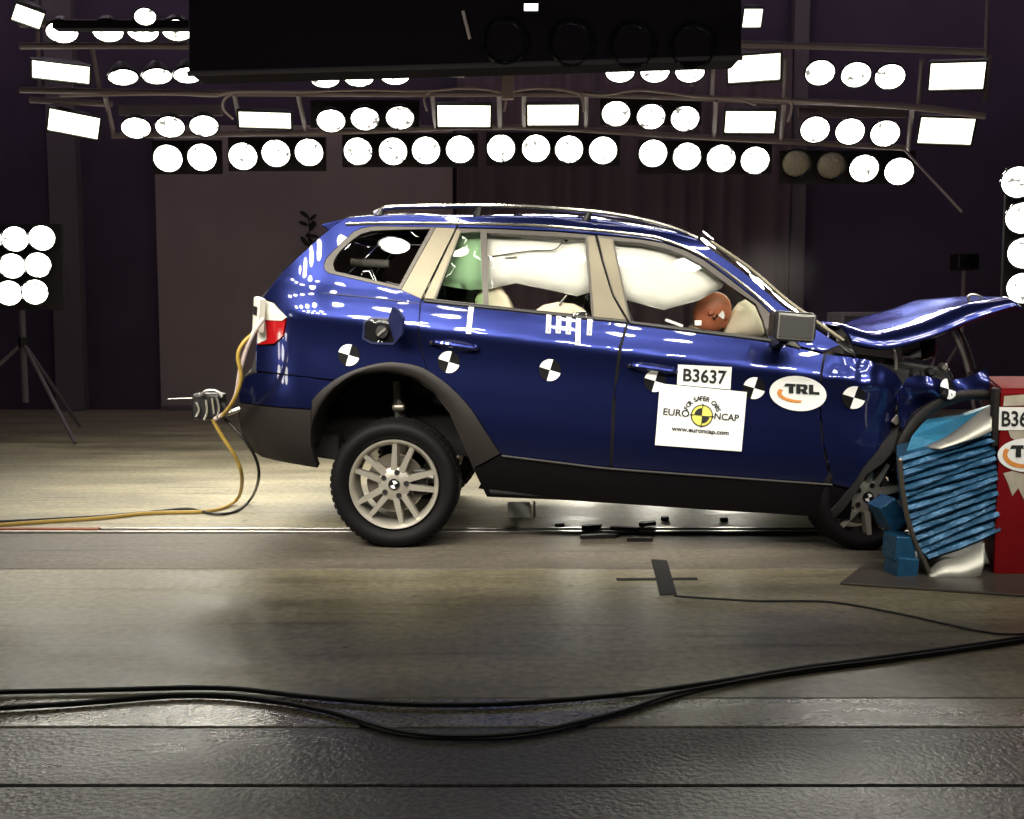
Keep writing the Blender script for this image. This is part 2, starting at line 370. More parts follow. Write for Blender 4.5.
for (x, y, w, h, rl) in ((61,71,54,15,.05),(450,71,30,8,0),(754,67,52,23,-.03),(957,75,52,23,.05)):
    p = at(x, y, ROWD[2]); k = ROWD[2] / FPX; rect_lamp(p, Vector((p.x * .7, 6.4, .9)), w * k * .95, h * k * 1.2, nth('lit rectangular floodlight', 'third row of overhead rig'), 'rectangular lamps in the third rig row', RIG_W, rl)
for (x, y) in ((62,31),(108,30),(143,30),(177,29)):
    p = at(x, y, ROWD[3]); round_lamp(p, dn(p, 62), .115, True, nth('lit round floodlight', 'top row of overhead rig'), G4, RIG_W)
p = at(28, 15, 8.4); rect_lamp(p, Vector((p.x * .6, 5.0, 0)), .2, .14, 'small lit rectangular floodlight at the left end of the top rig row', None, 0, .3)
p = at(145, 16, 8.2); round_lamp(p, Vector((p.x * .7, 6.4, .9)), .075, True, 'small lit round floodlight above the top rig row', None, 0)
p = at(531, 6, 7.3); rect_lamp(p, Vector((p.x, 3.0, .4)), .09, .05, 'tiny lit rectangular lamp above the dark gantry beam', None, 0)
p = at(752, 17, 7.3); rect_lamp(p, Vector((p.x, 3.0, .4)), .12, .12, 'small square lit lamp beside the end of the gantry beam', None, 0)

# unseen fluorescent battens, added to lift the dark back of the hall
tube_m = bpy.data.materials.new('lit_tube'); tube_m.use_nodes = True
_b = tube_m.node_tree.nodes['Principled BSDF']; _b.inputs['Emission Color'].default_value = (1.0, .80, .95, 1); _b.inputs['Emission Strength'].default_value = HALL_L
for i in range(6):
    bt = thing('added_batten', 'added unseen fluorescent batten, %s of six on the ceiling along the back wall' % ORD[i], 'lamp', (-8.0 + i * 3.2, 11.6, 6.85), group='added ceiling battens')
    bevel(MB().box((-.8, -.09, 0), (.8, .09, .15)).build('batten_body', pillarm, bt), .01)
    for y in (-.05, .05): MB().tube([(-.78, y, -.04), (.78, y, -.04)], .03, 10).build('tube', tube_m, bt, True)
    for x in (-.79, .79): MB().box((x - .015, -.08, -.08), (x + .015, .08, .0)).build('end_cap', black, bt)
# rig frame
def rowpt(row, x, y): return at(x, y, ROWD[row])
rig = thing('lighting_rig', 'sloping steel lighting rig of bars and dark plates over the car', 'rig', (0, 9.9, 2.6))
def rloc(pts): return [Vector(p) - rig.location for p in pts]
def bar(pts, r=.022, m=rig_m): return MB().tube(rloc(pts), r, 8).build('rig_bar', m, rig, True)
for (Y, ln) in ((10.6, [(112,136),(330,132),(512,127),(700,137),(905,148)]), (9.85, [(20,90),(200,93),(400,94),(560,94),(700,98),(900,106),(985,116)]), (9.0, [(20,46),(190,46),(400,50),(700,44),(985,52)]), (8.62, [(20,24),(100,23),(186,22),(240,20)]),
                (10.0, [(30,100),(112,104)]), ):
    bar(catmull([at(x, y, Y + .12) for (x, y) in ln], 6), .028)
for (a, b) in (((105,96),(114,136)), ((234,93),(242,133)), ((298,94),(306,132)), ((432,94),(436,129)), ((499,94),(500,128)), ((586,94),(586,129)), ((524,94),(524,128)), ((716,100),(714,138)), ((784,103),(781,142)), ((912,108),(908,150)), ((92,48),(100,92)), ((714,60),(712,99)), ((786,58),(784,103)), ((922,60),(918,108)), ((990,56),(985,100))):
    bar([at(a[0], a[1], 9.95), at(b[0], b[1], 10.75)], .022)
for (a, b, y) in ((152,222,157), (228,326,154), (342,478,150), (486,620,149), (638,772,157), (780,916,167)):
    c0 = at(a, y, ROWD[0] + .2) - rig.location; c1 = at(b, y, ROWD[0] + .2) - rig.location
    bevel(MB().box((c0.x, c0.y, min(c0.z, c1.z) - .17), (c1.x, c0.y + .03, max(c0.z, c1.z) + .17)).build('mounting_plate', rig_d, rig), .01)
for (a, b, y) in ((118,222,110), (798,908,112)):
    c0 = at(a, y, ROWD[1] + .1) - rig.location; c1 = at(b, y, ROWD[1] + .1) - rig.location
    bevel(MB().box((c0.x, c0.y, c0.z - .05), (c1.x, c0.y + .03, c0.z + .05)).build('mounting_plate', rig_m, rig), .01)
for (a, b, y) in ((310,420,106), (600,702,104)):
    c0 = at(a, y, ROWD[1] + .2) - rig.location; c1 = at(b, y, ROWD[1] + .2) - rig.location
    bevel(MB().box((c0.x, c0.y, c0.z - .2), (c1.x, c0.y + .03, c0.z + .06)).build('mounting_plate', rig_d, rig), .01)
for x in (-4.2, -1.6, 1.6, 4.2):
    MB().tube(rloc([(x, 9.9, 3.25), (x, 9.9, 7.0)]), .02, 8).build('hanger_rod', rig_m, rig, True)
for ln in ([(60,96),(110,95),(170,94),(215,96),(235,92),(300,92)], [(300,92),(360,90),(420,91),(470,88),(500,92)], [(510,92),(545,88),(600,95),(640,90),(700,97),(760,99),(900,108),(985,118)],
           [(234,92),(224,100),(224,110),(233,119)], [(432,90),(424,98),(427,111)], [(503,88),(506,100),(504,112)], [(556,88),(580,95),(584,112)], [(716,98),(740,100),(756,105)], [(786,98),(792,106),(788,122)]):
    MB().tube(rloc(catmull([at(x, y, 9.75) for (x, y) in ln], 8)), .011, 6).build('feed_cable', cable_w, rig, True)
jb = at(508, 88, 9.7) - rig.location; bevel(MB().box(jb - Vector((.05, .03, .1)), jb + Vector((.05, .03, .1))).build('junction_box', cable_w, rig), .008)
MB().tube(rloc([at(905, 150, 10.7), at(925, 172, 10.5), at(962, 212, 10.2)]), .012, 6).build('stay_cable', rig_m, rig, True)

bevel(MB().box(at(52, 28, 8.3) - rig.location, at(192, 20, 8.3) - rig.location + Vector((0, .12, 0))).build('shade_rail', beam_m, rig), .006)
# dark gantry beam over the car, nearer than the rig
gy = 7.6
gb = thing('gantry_beam', 'dark boxed gantry beam with unlit round lamps hanging above the car', 'beam', (0, gy, 3.2))
q0, q1, q2, q3 = (at(*q, gy) - gb.location for q in ((188, 74), (742, 58), (742, -60), (188, -60)))
bevel(MB().prism([q0, at(470, 66, gy) - gb.location, q1, q2, q3], (0, .35, 0)).build('beam_box', beam_m, gb), .02)
lip = MB().tube([q0 + Vector((0, -.01, 0)), at(470, 66, gy) - gb.location + Vector((0, -.01, 0)), q1 + Vector((0, -.01, 0))], .018, 8).build('beam_edge', rig_d, gb, True)
for (x, y) in ((505, 42), (571, 43), (632, 45), (692, 46)):
    c = at(x, y, gy) - gb.location
    MB().lathe([(.155, 0), (.165, -.02), (.15, -.035), (.135, -.01), (.10, .02), (.0, .03)], 32, Matrix.Translation(c)).build('unlit_lamp', blackg, gb, True)
MB().tube([at(470, 40, gy) - gb.location - Vector((0, .02, 0)), at(463, 12, gy) - gb.location - Vector((0, .02, 0))], .012, 6).build('hanging_lead', cable_w, gb, True)
for x in (-2.0, 1.3): MB().tube([(x, .17, .3), (x, .17, 3.8)], .03, 8).build('hanger_rod', rig_m, gb, True)

# lamps on stands at both sides
def bank(x, Y, rows, label, group, r, tgt, power):
    for i, (px, py) in enumerate(rows): round_lamp(at(px, py, Y), tgt, r, True, label(i), group, power)
LT = Vector((-1.0, 1.5, 1.1))
SY = 10.6
bank(0, SY, [(-12,239),(15,239),(42,238),(-15,266),(12,266),(38,265),(-18,293),(9,293),(35,292)], lambda i: 'lit round floodlight in %s row of nine-lamp tripod stand, %s from side wall' % (('top','middle','bottom')[i // 3], ORD[i % 3]), 'lamps on the left tripod stand', .118, LT, SIDE_W)
sp_ = at(10, 300, SY); base = Vector((sp_.x, SY + .25, 0))
st = thing('lamp_stand', 'black tripod stand carrying the nine square-set floodlights', 'stand', base)
zc = at(12, 266, SY).z
bevel(MB().box((-.45, -.06, zc - .42), (.45, -.02, zc + .42)).build('mounting_plate', rig_d, st), .01)
MB().tube([(0, 0, .35), (0, 0, zc + .3)], .03, 10).build('pole', pillarm, st, True)
for a in (200, 320, 80): MB().tube([(0, 0, .95), (.95 * math.cos(R(a)), .95 * math.sin(R(a)), .015)], .018, 8).build('leg', pillarm, st, True)
MB().tube([(0, 0, .9), (0, 0, 1.0)], .05, 10).build('collar', black, st, True)
RY = 8.6
bank(0, RY, [(1018,182),(1022,218),(1024,253),(1023,288),(1056,183),(1060,219),(1062,254),(1061,289)], lambda i: 'lit round floodlight, %s from the top in the %s column of the pole stand' % (ORD[i % 4], ('inner','outer')[i // 4]), 'lamps on the right pole bank', .118, Vector((1.0, 2.5, .9)), SIDE_W)
base = at(1045, 235, RY); zc = base.z
st = thing('lamp_stand', 'dark upright pole stand carrying two columns of floodlights', 'stand', (base.x + .1, RY + .3, 0))
bevel(MB().box((-.32, -.08, zc - .55), (.4, -.04, zc + .55)).build('mounting_plate', rig_d, st), .01)
MB().tube([(0, 0, .03), (0, 0, zc + .4)], .04, 10).build('pole', pillarm, st, True)
MB().lathe([(.0, .05), (.3, .05), (.32, .0), (0, 0)], 24, Matrix.Rotation(R(90), 4, 'X')).build('base_plate', black, st, True)

# unseen low floodlights added behind the car to brighten the floor under it
for i, x in enumerate((.5, 1.05, 1.6)):
    p = Vector((x, 8.0, .30)); o = round_lamp(p, Vector((x, 6.9, .0)), .118, True, 'added low round floodlight hidden behind the car, %s from its tail' % ORD[i], 'added floor lamps behind the car', 18.0)
    fs = thing('lamp_stand', 'short steel floor stand of the added low floodlight, %s from the car tail' % ORD[i], 'stand', (x, 8.2, 0), group='stands of the added low lamps')
    MB().box((-.14, -.12, 0), (.14, .12, .02)).build('base_plate', rig_m, fs)
    MB().tube([(0, 0, .02), (0, 0, .36)], .018, 8).build('pole', rig_m, fs, True)
# unseen tripod bank added at the car's tail for lamp reflections on the bumper
fx, fy = -4.6, 4.3
for i in range(9):
    p = Vector((fx + (i % 3 - 1) * .11, fy - (i % 3 - 1) * .27, 1.55 - .3 * (i // 3)))
    round_lamp(p, Vector((-1.0, 5.8, .8)), .118, True, 'lit round floodlight in %s row of the added stand facing the car tail, %s across' % (('top','middle','bottom')[i // 3], ORD[i % 3]), 'lamps on the added stand facing the car tail', SIDE_W)
st = thing('lamp_stand', 'added unseen black tripod stand facing the tail of the car', 'stand', (fx - .2, fy - .1, 0))
MB().tube([(0, 0, .35), (0, 0, 1.8)], .03, 10).build('pole', pillarm, st, True)
bevel(MB().box((-.45, -.02, .75), (.45, .02, 1.75), Matrix.Rotation(R(-68), 4, 'Z')).build('mounting_plate', rig_d, st), .01)
for a in (200, 320, 80): MB().tube([(0, 0, .95), (.7 * math.cos(R(a)), .7 * math.sin(R(a)), .015)], .018, 8).build('leg', pillarm, st, True)
# the matching rig over the camera side of the hall that lights the near flank of the car
FB = thing('lighting_rig', 'sloping steel lighting rig above the near side of the hall', 'rig', (0, 3.4, 3.2))
FR = ((2.3, 2.95), (3.1, 3.12), (3.9, 3.34), (4.7, 3.52))
for k, (Y, z) in enumerate(FR):
    o_ = Vector((0, Y - 3.4 - .12, z - 3.2 + .2)); MB().tube([o_ + Vector((-3.9, 0, 0)), o_ + Vector((3.9, 0, 0))], .025, 8).build('rig_bar', rig_m, FB, True)
    n_ = 0
    for i in range(17):
        if i in (4, 8, 12) or (k == 1 and i > 8): continue
        x = -3.6 + i * .45 + .1 * (k % 2); p = Vector((x, Y, z)); tg = Vector((x * .55 + .35, 6.2, (.55, .7, .8, .9)[k])); n_ += 1
        lb = 'lit round floodlight, %s along row %s of the near-side rig' % (ORD[n_ - 1], ('one', 'two', 'three', 'four')[k])
        round_lamp(p, tg, .125, True, lb, 'lamps on the near rig', FRONT_W * (1.9, 1.5, .7, .55)[k])
for x in (-3.8, 0, 3.8):
    MB().tube([(x, -1.22, -.05), (x, 1.18, .52)], .025, 8).build('rig_bar', rig_m, FB, True)
    MB().tube([(x, 0, .25), (x, 0, 3.8)], .025, 8).build('hanger_rod', rig_m, FB, True)

# ================================================================== the car
YAW, WIDTH = R(2.5), 1.85
CO = at(393, 550, 5.6); CO.z = 0
FW = Vector((math.cos(YAW), -math.sin(YAW), 0)); LAT = Vector((math.sin(YAW), math.cos(YAW), 0))
car = thing('car', 'dark blue five-door estate car with crushed nose and raised bonnet', 'car', CO, (0, 0, -YAW))
def toloc(p):
    d = Vector(p) - CO; return Vector((d.dot(FW), d.dot(LAT), d.z))
def toworld(p): return CO + FW * p[0] + LAT * p[1] + Vector((0, 0, p[2]))
def hit(px, py, v):
    o = Vector((0, 0, CAMH)); d = ray(px, py)
    t = (v - (o - CO).dot(LAT)) / d.dot(LAT); return toloc(o + d * t)
_a, _b = hit(430, 331, 0), hit(860, 383, 0)
KCR = (_b.z - _a.z) / (_b.x - _a.x)
def wcr(u): return _a.z + KCR * (u - _a.x)
PROF = [(-.85, .16), (-.72, .06), (-.60, .02), (-.45, .004), (-.30, .008), (-.14, .016), (-.04, .010), (-.012, .003), (0, .0), (.014, .004), (.04, .014), (.09, .036), (.135, .060), (.155, .078), (.30, .128), (.45, .180), (.58, .232), (.63, .262), (.67, .305), (.70, .36)]
def prof(t):
    P = PROF
    if t <= P[0][0]: return P[0][1]
    if t >= P[-1][0]: return P[-1][1]
    i = max(k for k in range(len(P) - 1) if P[k][0] <= t)
    (t0, v0), (t1, v1) = P[i], P[i + 1]
    def sl(k):
        if k <= 0: return (P[1][1] - P[0][1]) / (P[1][0] - P[0][0])
        if k >= len(P) - 1: return (P[-1][1] - P[-2][1]) / (P[-1][0] - P[-2][0])
        return (P[k + 1][1] - P[k - 1][1]) / (P[k + 1][0] - P[k - 1][0])
    h = t1 - t0; s = (t - t0) / h; m0, m1 = sl(i) * h, sl(i + 1) * h
    return (2*s**3 - 3*s*s + 1) * v0 + (s**3 - 2*s*s + s) * m0 + (-2*s**3 + 3*s*s) * v1 + (s**3 - s*s) * m1
def F(u, w):
    g = .20 * max(0, (-.28 - u) / .5) ** 2.2 + .05 * max(0, (u - 1.7) / .8) ** 2
    return prof(w - wcr(u)) + g
def S(px, py, off=0.0):
    v = off
    for _ in range(7):
        p = hit(px, py, v); v = F(p.x, p.z) + off
    return (p.x, p.z)
def SS(pts, off=0.0): return [S(x, y, off) for (x, y) in pts]
def inside(p, poly):
    x, y = p; c = False; n = len(poly)
    for i in range(n):
        x1, y1 = poly[i]; x2, y2 = poly[i - 1]
        if (y1 > y) != (y2 > y) and x < (x2 - x1) * (y - y1) / (y2 - y1) + x1: c = not c
    return c
def area(poly): return sum(poly[i - 1][0] * poly[i][1] - poly[i][0] * poly[i - 1][1] for i in range(len(poly))) / 2
def inset(poly, d):
    if area(poly) < 0: poly = poly[::-1]
    out = []; n = len(poly)
    for i in range(n):
        a, b, c = Vector(poly[i - 1]), Vector(poly[i]), Vector(poly[(i + 1) % n])
        e1, e2 = (b - a), (c - b)
        if e1.length < 1e-6 or e2.length < 1e-6: out.append(tuple(b)); continue
        e1.normalize(); e2.normalize(); n1, n2 = Vector((-e1.y, e1.x)), Vector((-e2.y, e2.x))
        k = n1 + n2; l2 = max(k.length_squared, .3); out.append(tuple(b + k * (2 * d / l2)))
    return out
def densify(poly, sp):
    out = []
    for i in range(len(poly)):
        a, b = Vector(poly[i]), Vector(poly[(i + 1) % len(poly)]); n = max(1, int((b - a).length / sp))
        for k in range(n): out.append(tuple(a.lerp(b, k / n)))
    return out
def segdist(p, poly):
    best = 9
    P = Vector(p)
    for i in range(len(poly)):
        a, b = Vector(poly[i - 1]), Vector(poly[i]); d = b - a; L = d.length_squared
        t = 0 if L < 1e-12 else max(0, min(1, (P - a).dot(d) / L)); best = min(best, (P - a - d * t).length)
    return best
def fill(poly, holes, sp):
    """triangulate a flat polygon with an even grid inside; returns points and ccw triangles"""
    loops = [densify(poly, sp)] + [densify(h, sp) for h in holes]
    pts, ed = [], []
    for lp in loops:
        k = len(pts); pts += lp; ed += [(k + i, k + (i + 1) % len(lp)) for i in range(len(lp))]
    xs, ys = [p[0] for p in poly], [p[1] for p in poly]
    nx, ny = int((max(xs) - min(xs)) / sp) + 1, int((max(ys) - min(ys)) / sp) + 1
    for i in range(nx + 1):
        for j in range(ny + 1):
            p = (min(xs) + (i + .5 * (j % 2)) * sp, min(ys) + j * sp)
            if inside(p, poly) and not any(inside(p, h) for h in holes) and min(segdist(p, l) for l in [poly] + holes) > .45 * sp: pts.append(p)
    vs, _, fs, *_r = delaunay_2d_cdt([Vector(p) for p in pts], ed, [], 0, 1e-5)
    out = []
    for t in fs:
        c = (sum(vs[i][0] for i in t) / 3, sum(vs[i][1] for i in t) / 3)
        if inside(c, poly) and not any(inside(c, h) for h in holes):
            if area([tuple(vs[i]) for i in t]) < 0: t = t[::-1]
            out.append(tuple(t))
    return [tuple(q) for q in vs], out
def panel(name, px, m, holes=(), off=0.0, gap=.003, sp=.03, thick=.012, parent=None, mirror=False, vfun=None, uw=False, label=None):
    foff = off if not callable(off) else 0.0
    poly = list(px) if uw else SS(px, foff); hs = [list(h) if uw else SS(h, foff) for h in holes]
    if gap: poly = inset(poly, gap); hs = [inset(h, -gap * .5) for h in hs]
    pts, tris = fill(poly, hs, sp)
    def vv(u, w):
        if vfun: return vfun(u, w)
        return F(u, w) + (off(u, w) if callable(off) else off)
    made = []
    for far in ((False, True) if mirror else (False,)):
        V = [(u, WIDTH - vv(u, w) if far else vv(u, w), w) for (u, w) in pts]
        T = [t[::-1] for t in tris] if far else tris
        o = obj(name, V, T, m, parent or car, True)
        if thick:
            s = o.modifiers.new('s', 'SOLIDIFY'); s.thickness = thick; s.offset = -1
            e = o.modifiers.new('e', 'EDGE_SPLIT'); e.split_angle = R(40)
        if label: o['label'] = label
        if m in (white, blackv): o.data.polygons.foreach_set('use_smooth', [False] * len(o.data.polygons))
        made.append(o)
    return made[0] if not mirror else made

# --- outlines measured on the flank
arch_o = [(313,400),(322,390),(335,380),(350,372),(367,366),(391,362),(418,366),(432,373),(446,383),(457,393),(468,405),(476,416),(484,429),(492,441),(500,453)]
arch_i = [(311,446),(311,431),(316,415),(323,402),(332,390),(343,382),(356,376),(386,372),(413,378),(424,385),(434,393),(443,403),(450,414),(456,426),(461,439),(466,451),(473,468)]
def smooth2(P, n=3): return [(p.x, p.y) for p in catmull([Vector((x, y, 0)) for (x, y) in P], n)]
arch_o0 = arch_o
arch_o = smooth2(arch_o, 3); arch_i = smooth2(arch_i, 3)
def resample(P, n):
    V_ = [Vector((x, y)) for (x, y) in P]; L_ = [0]
    for a, b in zip(V_, V_[1:]): L_.append(L_[-1] + (b - a).length)
    out = []
    for k in range(n):
        t = L_[-1] * k / (n - 1); i = max(j for j in range(len(L_) - 1) if L_[j] <= t + 1e-9)
        out.append(V_[i].lerp(V_[i + 1], min(1, (t - L_[i]) / max(1e-9, L_[i + 1] - L_[i]))))
    return out
def arch_strip(name, outer, inner, m, off=0.0, mirror=True, n=48):
    A, B = resample(outer, n), resample(inner, n); nc = 7
    for far in ((False, True) if mirror else (False,)):
        V, Fc = [], []
        for a, b in zip(A, B):
            for j in range(nc):
                t = (j - 1) / (nc - 3); tt = max(0, min(1, t)); p = a.lerp(b, tt); u, w = S(p.x, p.y)
                v = F(u, w) + off - (.026 * math.sin(math.pi * min(1, .25 + .75 * tt)) ** .6 if 0 <= t <= 1 else 0)
                if t < 0: v += .02
                if t > 1: v += .05
                V.append((u, WIDTH - v if far else v, w))
        for i in range(n - 1):
            for j in range(nc - 1): Fc.append((i*nc+j, i*nc+j+1, (i+1)*nc+j+1, (i+1)*nc+j) if not far else (i*nc+j, (i+1)*nc+j, (i+1)*nc+j+1, i*nc+j+1))
        o = obj(name, V, Fc, m, car, True, 50)
q_frame = [(324,264),(326,259),(331,253),(353,232),(362,228),(374,226),(436,227),(401,290),(328,273),(324,269)]
q_glass = [(333,264),(335,258),(340,251),(352,240),(361,234),(371,231),(384,230),(430,229),(399,286),(335,271)]
c_trim = [(436,227),(456,228),(421,299),(401,290)]
quarter = [(262,298),(275,303),(287,318),(284,336),(275,345),(256,346),(256,371),(275,373),(335,380)] + arch_o0[3:7] + [(427,370),(419,340),(421,299),(456,228),(460,218),(400,215),(346,218),(333,226),(310,246),(284,270)]
q_hole = [(324,264),(326,259),(331,253),(353,232),(362,228),(374,226),(436,227),(455,228),(421,298),(401,290),(328,273),(324,269)]
panel('rear_quarter_panel', quarter, paint, [q_hole], mirror=True)
qf = panel('quarter_window_frame', q_frame, trim_d, [q_glass], off=-.004, gap=.0015, sp=.02, thick=.03, mirror=True)
panel('quarter_window', q_glass, glass_d, off=.008, gap=0, sp=.05, thick=0, mirror=True)
panel('pillar_trim', c_trim, trim, off=-.003, gap=.002, mirror=True, sp=.025)
rd = [(421,300),(470,305),(520,310),(575,316),(627,322),(619,348),(613,400),(610,468),(560,463),(501,456),(500,453),(492,441),(484,429),(476,416),(468,405),(457,393),(446,383),(427,370),(419,340)]
rdoor = panel('rear_door', rd, paint, mirror=True)
rg1 = [(461,233),(480,232),(483,304),(436,299)]; rg2 = [(487,233),(585,238),(592,317),(489,306)]
rf = [(457,228),(500,229),(560,232),(595,235),(602,262),(612,295),(627,321),(575,315),(520,309),(470,304),(423,299)]
for d, fr in zip(rdoor, panel('window_frame', rf, trim_d, [rg1, rg2], off=-.002, gap=.002, sp=.022, thick=.03, mirror=True)): fr.parent = d
for d, fr in zip(rdoor, panel('window_pane', rg1, glass_g, off=.012, gap=0, sp=.05, thick=0, mirror=True)): fr.parent = d
for d, fr in zip(rdoor, panel('window_pane', rg2, glass_c, off=.012, gap=0, sp=.05, thick=0, mirror=True)): fr.parent = d
for d, o in zip(rdoor, panel('pillar_trim', [(587,236),(595,236),(602,262),(612,295),(626,320),(594,317)], trim, off=-.007, gap=.002, sp=.02, thick=.004, mirror=True)): o.parent = d
for d, o in zip(rdoor, panel('pillar_trim', [(457,229),(461,231),(434,299),(424,298)], trim, off=-.007, gap=.001, sp=.02, thick=.004, mirror=True)): o.parent = d
fd = [(628,323),(700,331),(770,341),(800,348),(824,354),(821,372),(819,400),(822,440),(830,483),(720,476),(612,468),(615,400),(621,348)]
fdoor = panel('front_door', fd, paint, mirror=True)
fg = [(614,241),(640,243),(664,248),(685,256),(703,266),(728,285),(756,304),(763,320),(768,338),(700,329),(631,321)]
ff = [(597,235),(640,239),(664,243),(685,250),(704,260),(730,279),(758,301),(782,325),(800,347),(770,340),(700,330),(629,322),(613,295),(603,262)]
for d, fr in zip(fdoor, panel('window_frame', ff, trim_d, [fg], off=-.002, gap=.002, sp=.022, thick=.03, mirror=True)): fr.parent = d
for d, fr in zip(fdoor, panel('window_pane', fg, glass_c, off=.012, gap=0, sp=.05, thick=0, mirror=True)): fr.parent = d
for d, o in zip(fdoor, panel('pillar_trim', [(598,237),(612,239),(629,320),(629,321),(614,295),(604,262)], trim, off=-.007, gap=.002, sp=.02, thick=.004, mirror=True)): o.parent = d
cant = [(460,218),(510,217),(560,218),(600,221),(640,228),(670,233),(699,241),(744,273),(779,303),(800,319),(840,345),(822,352),(800,346),(782,324),(758,300),(730,278),(704,259),(685,249),(664,242),(640,238),(596,234),(560,231),(500,228),(458,227)]
panel('roof_side_rail', cant, paint, mirror=True, sp=.02, gap=.001)
# black belt strips under the glass
def lineuw(pts, off=0.0): return [(u, F(u, w) + off, w) for (u, w) in SS(pts, off)]
def both(p, far): return [(a, WIDTH - b, c) for (a, b, c) in p] if far else p
for far in (False, True):
    MB().tube(catmull(both(lineuw([(424,301),(470,306),(520,311),(575,317),(626,322)], -.002), far), 5), .010, 6).build('belt_strip', black, rdoor[far], True)
    MB().tube(catmull(both(lineuw([(630,323),(700,332),(770,341),(800,348)], -.002), far), 5), .010, 6).build('belt_strip', black, fdoor[far], True)
    MB().tube(catmull(both(lineuw([(346,224),(374,223),(420,223),(500,224),(560,227),(640,235),(668,241),(703,256),(744,285),(775,312)], -.004), far), 6), .008, 6).build('gutter_strip', chrome, car, True)
    MB().tube(catmull(both(lineuw([(292,292),(330,294),(380,299),(419,304)], .004), far), 6), .006, 6).build('shoulder_line', paint_in, car, True)  # dark line drawn along the shoulder crease
# cladding
arch_strip('wheel_arch_trim', arch_o, arch_i, clad)
sill = [(500,455),(560,463),(612,469),(720,477),(832,485),(853,493),(850,520),(806,516),(760,513),(710,510),(636,505),(560,500),(487,497),(474,470)]
panel('side_skirt', sill, clad_d, off=-.016, gap=.001, sp=.03, thick=.05, mirror=True)
for far in (False, True):
    MB().tube(catmull(both(lineuw([(502,456),(560,463),(612,469),(720,477),(832,485)], -.02), far), 4), .007, 6).build('skirt_highlight', clad, car, True)  # lighter strip stands in for the highlight along the skirt's top edge
bump_u = [(245,377),(256,372),(275,374),(305,377),(334,381),(322,390),(313,400),(311,409),(280,407),(239,402),(239,392)]
bump_l = [(239,403),(280,408),(311,410),(311,446),(318,468),(300,465),(283,462),(262,457),(248,448),(241,430)]
bu = panel('rear_bumper', bump_u, paint, off=-.006, gap=.002, mirror=True)
bl = panel('bumper_cladding', bump_l, clad, off=-.012, gap=.001, thick=.03, mirror=True)
# tail light
tl = panel('tail_light', [(263,299),(274,303),(286,318),(283,336),(274,344),(257,345),(257,318)], redlens, off=-.004, gap=.002, sp=.015, mirror=True)
for d, o in zip(tl, panel('clear_lens', [(263,299),(274,303),(286,318),(282,321),(257,320),(258,310)], clearlens, off=-.012, gap=.002, sp=.015, mirror=True)): o.parent = d
for d, o in zip(tl, panel('indicator_lens', [(258,322),(265,322),(266,340),(257,344)], clearlens, off=-.010, gap=.001, sp=.012, mirror=True)): o.parent = d

# --- skins that run from one flank to the other
def strip(name, pts, m, crown=.05, ns=17, parent=None, off=0.0, thick=.015, uw=None, rev=False, vlim=None, exp=2.0):
    q = uw or SS(pts, off); n = len(q); V, Fc = [], []
    for i, (u, w) in enumerate(q):
        a, b = Vector(q[max(i - 1, 0)]), Vector(q[min(i + 1, n - 1)]); t = (b - a).normalized(); nr = Vector((-t.y, t.x))
        v0 = F(u, w) + off if vlim is None else vlim
        for j in range(ns):
            s = j / (ns - 1); k = crown * (1 - abs(2 * s - 1) ** exp); V.append((u + nr.x * k, v0 + (WIDTH - 2 * v0) * s, w + nr.y * k))
    for i in range(n - 1):
        for j in range(ns - 1): Fc.append((i * ns + j, (i + 1) * ns + j, (i + 1) * ns + j + 1, i * ns + j + 1))
    if not rev: Fc = [t[::-1] for t in Fc]
    o = obj(name, V, Fc, m, parent or car, True)
    if thick: s = o.modifiers.new('s', 'SOLIDIFY'); s.thickness = thick; s.offset = 1
    return o
def smoothpx(pts, n=5): return [(p.x, p.y) for p in catmull([Vector((x, y, 0)) for (x, y) in pts], n)]
strip('roof', smoothpx([(346,218),(400,215),(460,217),(510,216),(560,217),(600,220),(640,227),(670,232),(699,240)]), paint, .055)
ws_px = smoothpx([(700,241),(744,273),(779,303),(800,319),(842,347)])
strip('windscreen', ws_px, glass_w, .13, thick=0)
strip('screen_surround', [(838,343),(846,350),(856,356)], black, .12, thick=.01)
gl = smoothpx([(284,270),(310,246),(333,226),(346,218)])
strip('rear_screen', gl, glass_d, .05, thick=.0)
strip('tailgate', smoothpx([(256,371),(256,345),(260,312),(263,298),(284,270)]), paint, .07)
strip('rear_bumper_bar', smoothpx([(248,448),(241,430),(239,410),(239,392),(245,377),(256,371)]), clad, .08)
# cracked shards along the windscreen edge
wl = [Vector((u, F(u, w) + .02, w)) for (u, w) in SS([(706,243),(744,269),(779,299),(800,315),(840,343)])]
MB().tube(catmull([p + Vector((.03, .03, .01)) for p in wl], 6), .012, 6).build('screen_seal', trim, car, True)
# roof spoiler
sp_pts = SS([(314,222),(330,218),(352,214),(352,219),(326,233)])
V = []
for v in (.36, WIDTH - .36): V += [(u, v, w) for (u, w) in sp_pts]
n = 5; bevel(obj('roof_spoiler', V, [tuple(range(n))[::-1], tuple(range(n, 2*n))] + [(i, (i+1) % n, n + (i+1) % n, n + i) for i in range(n)], paint, car), .01)
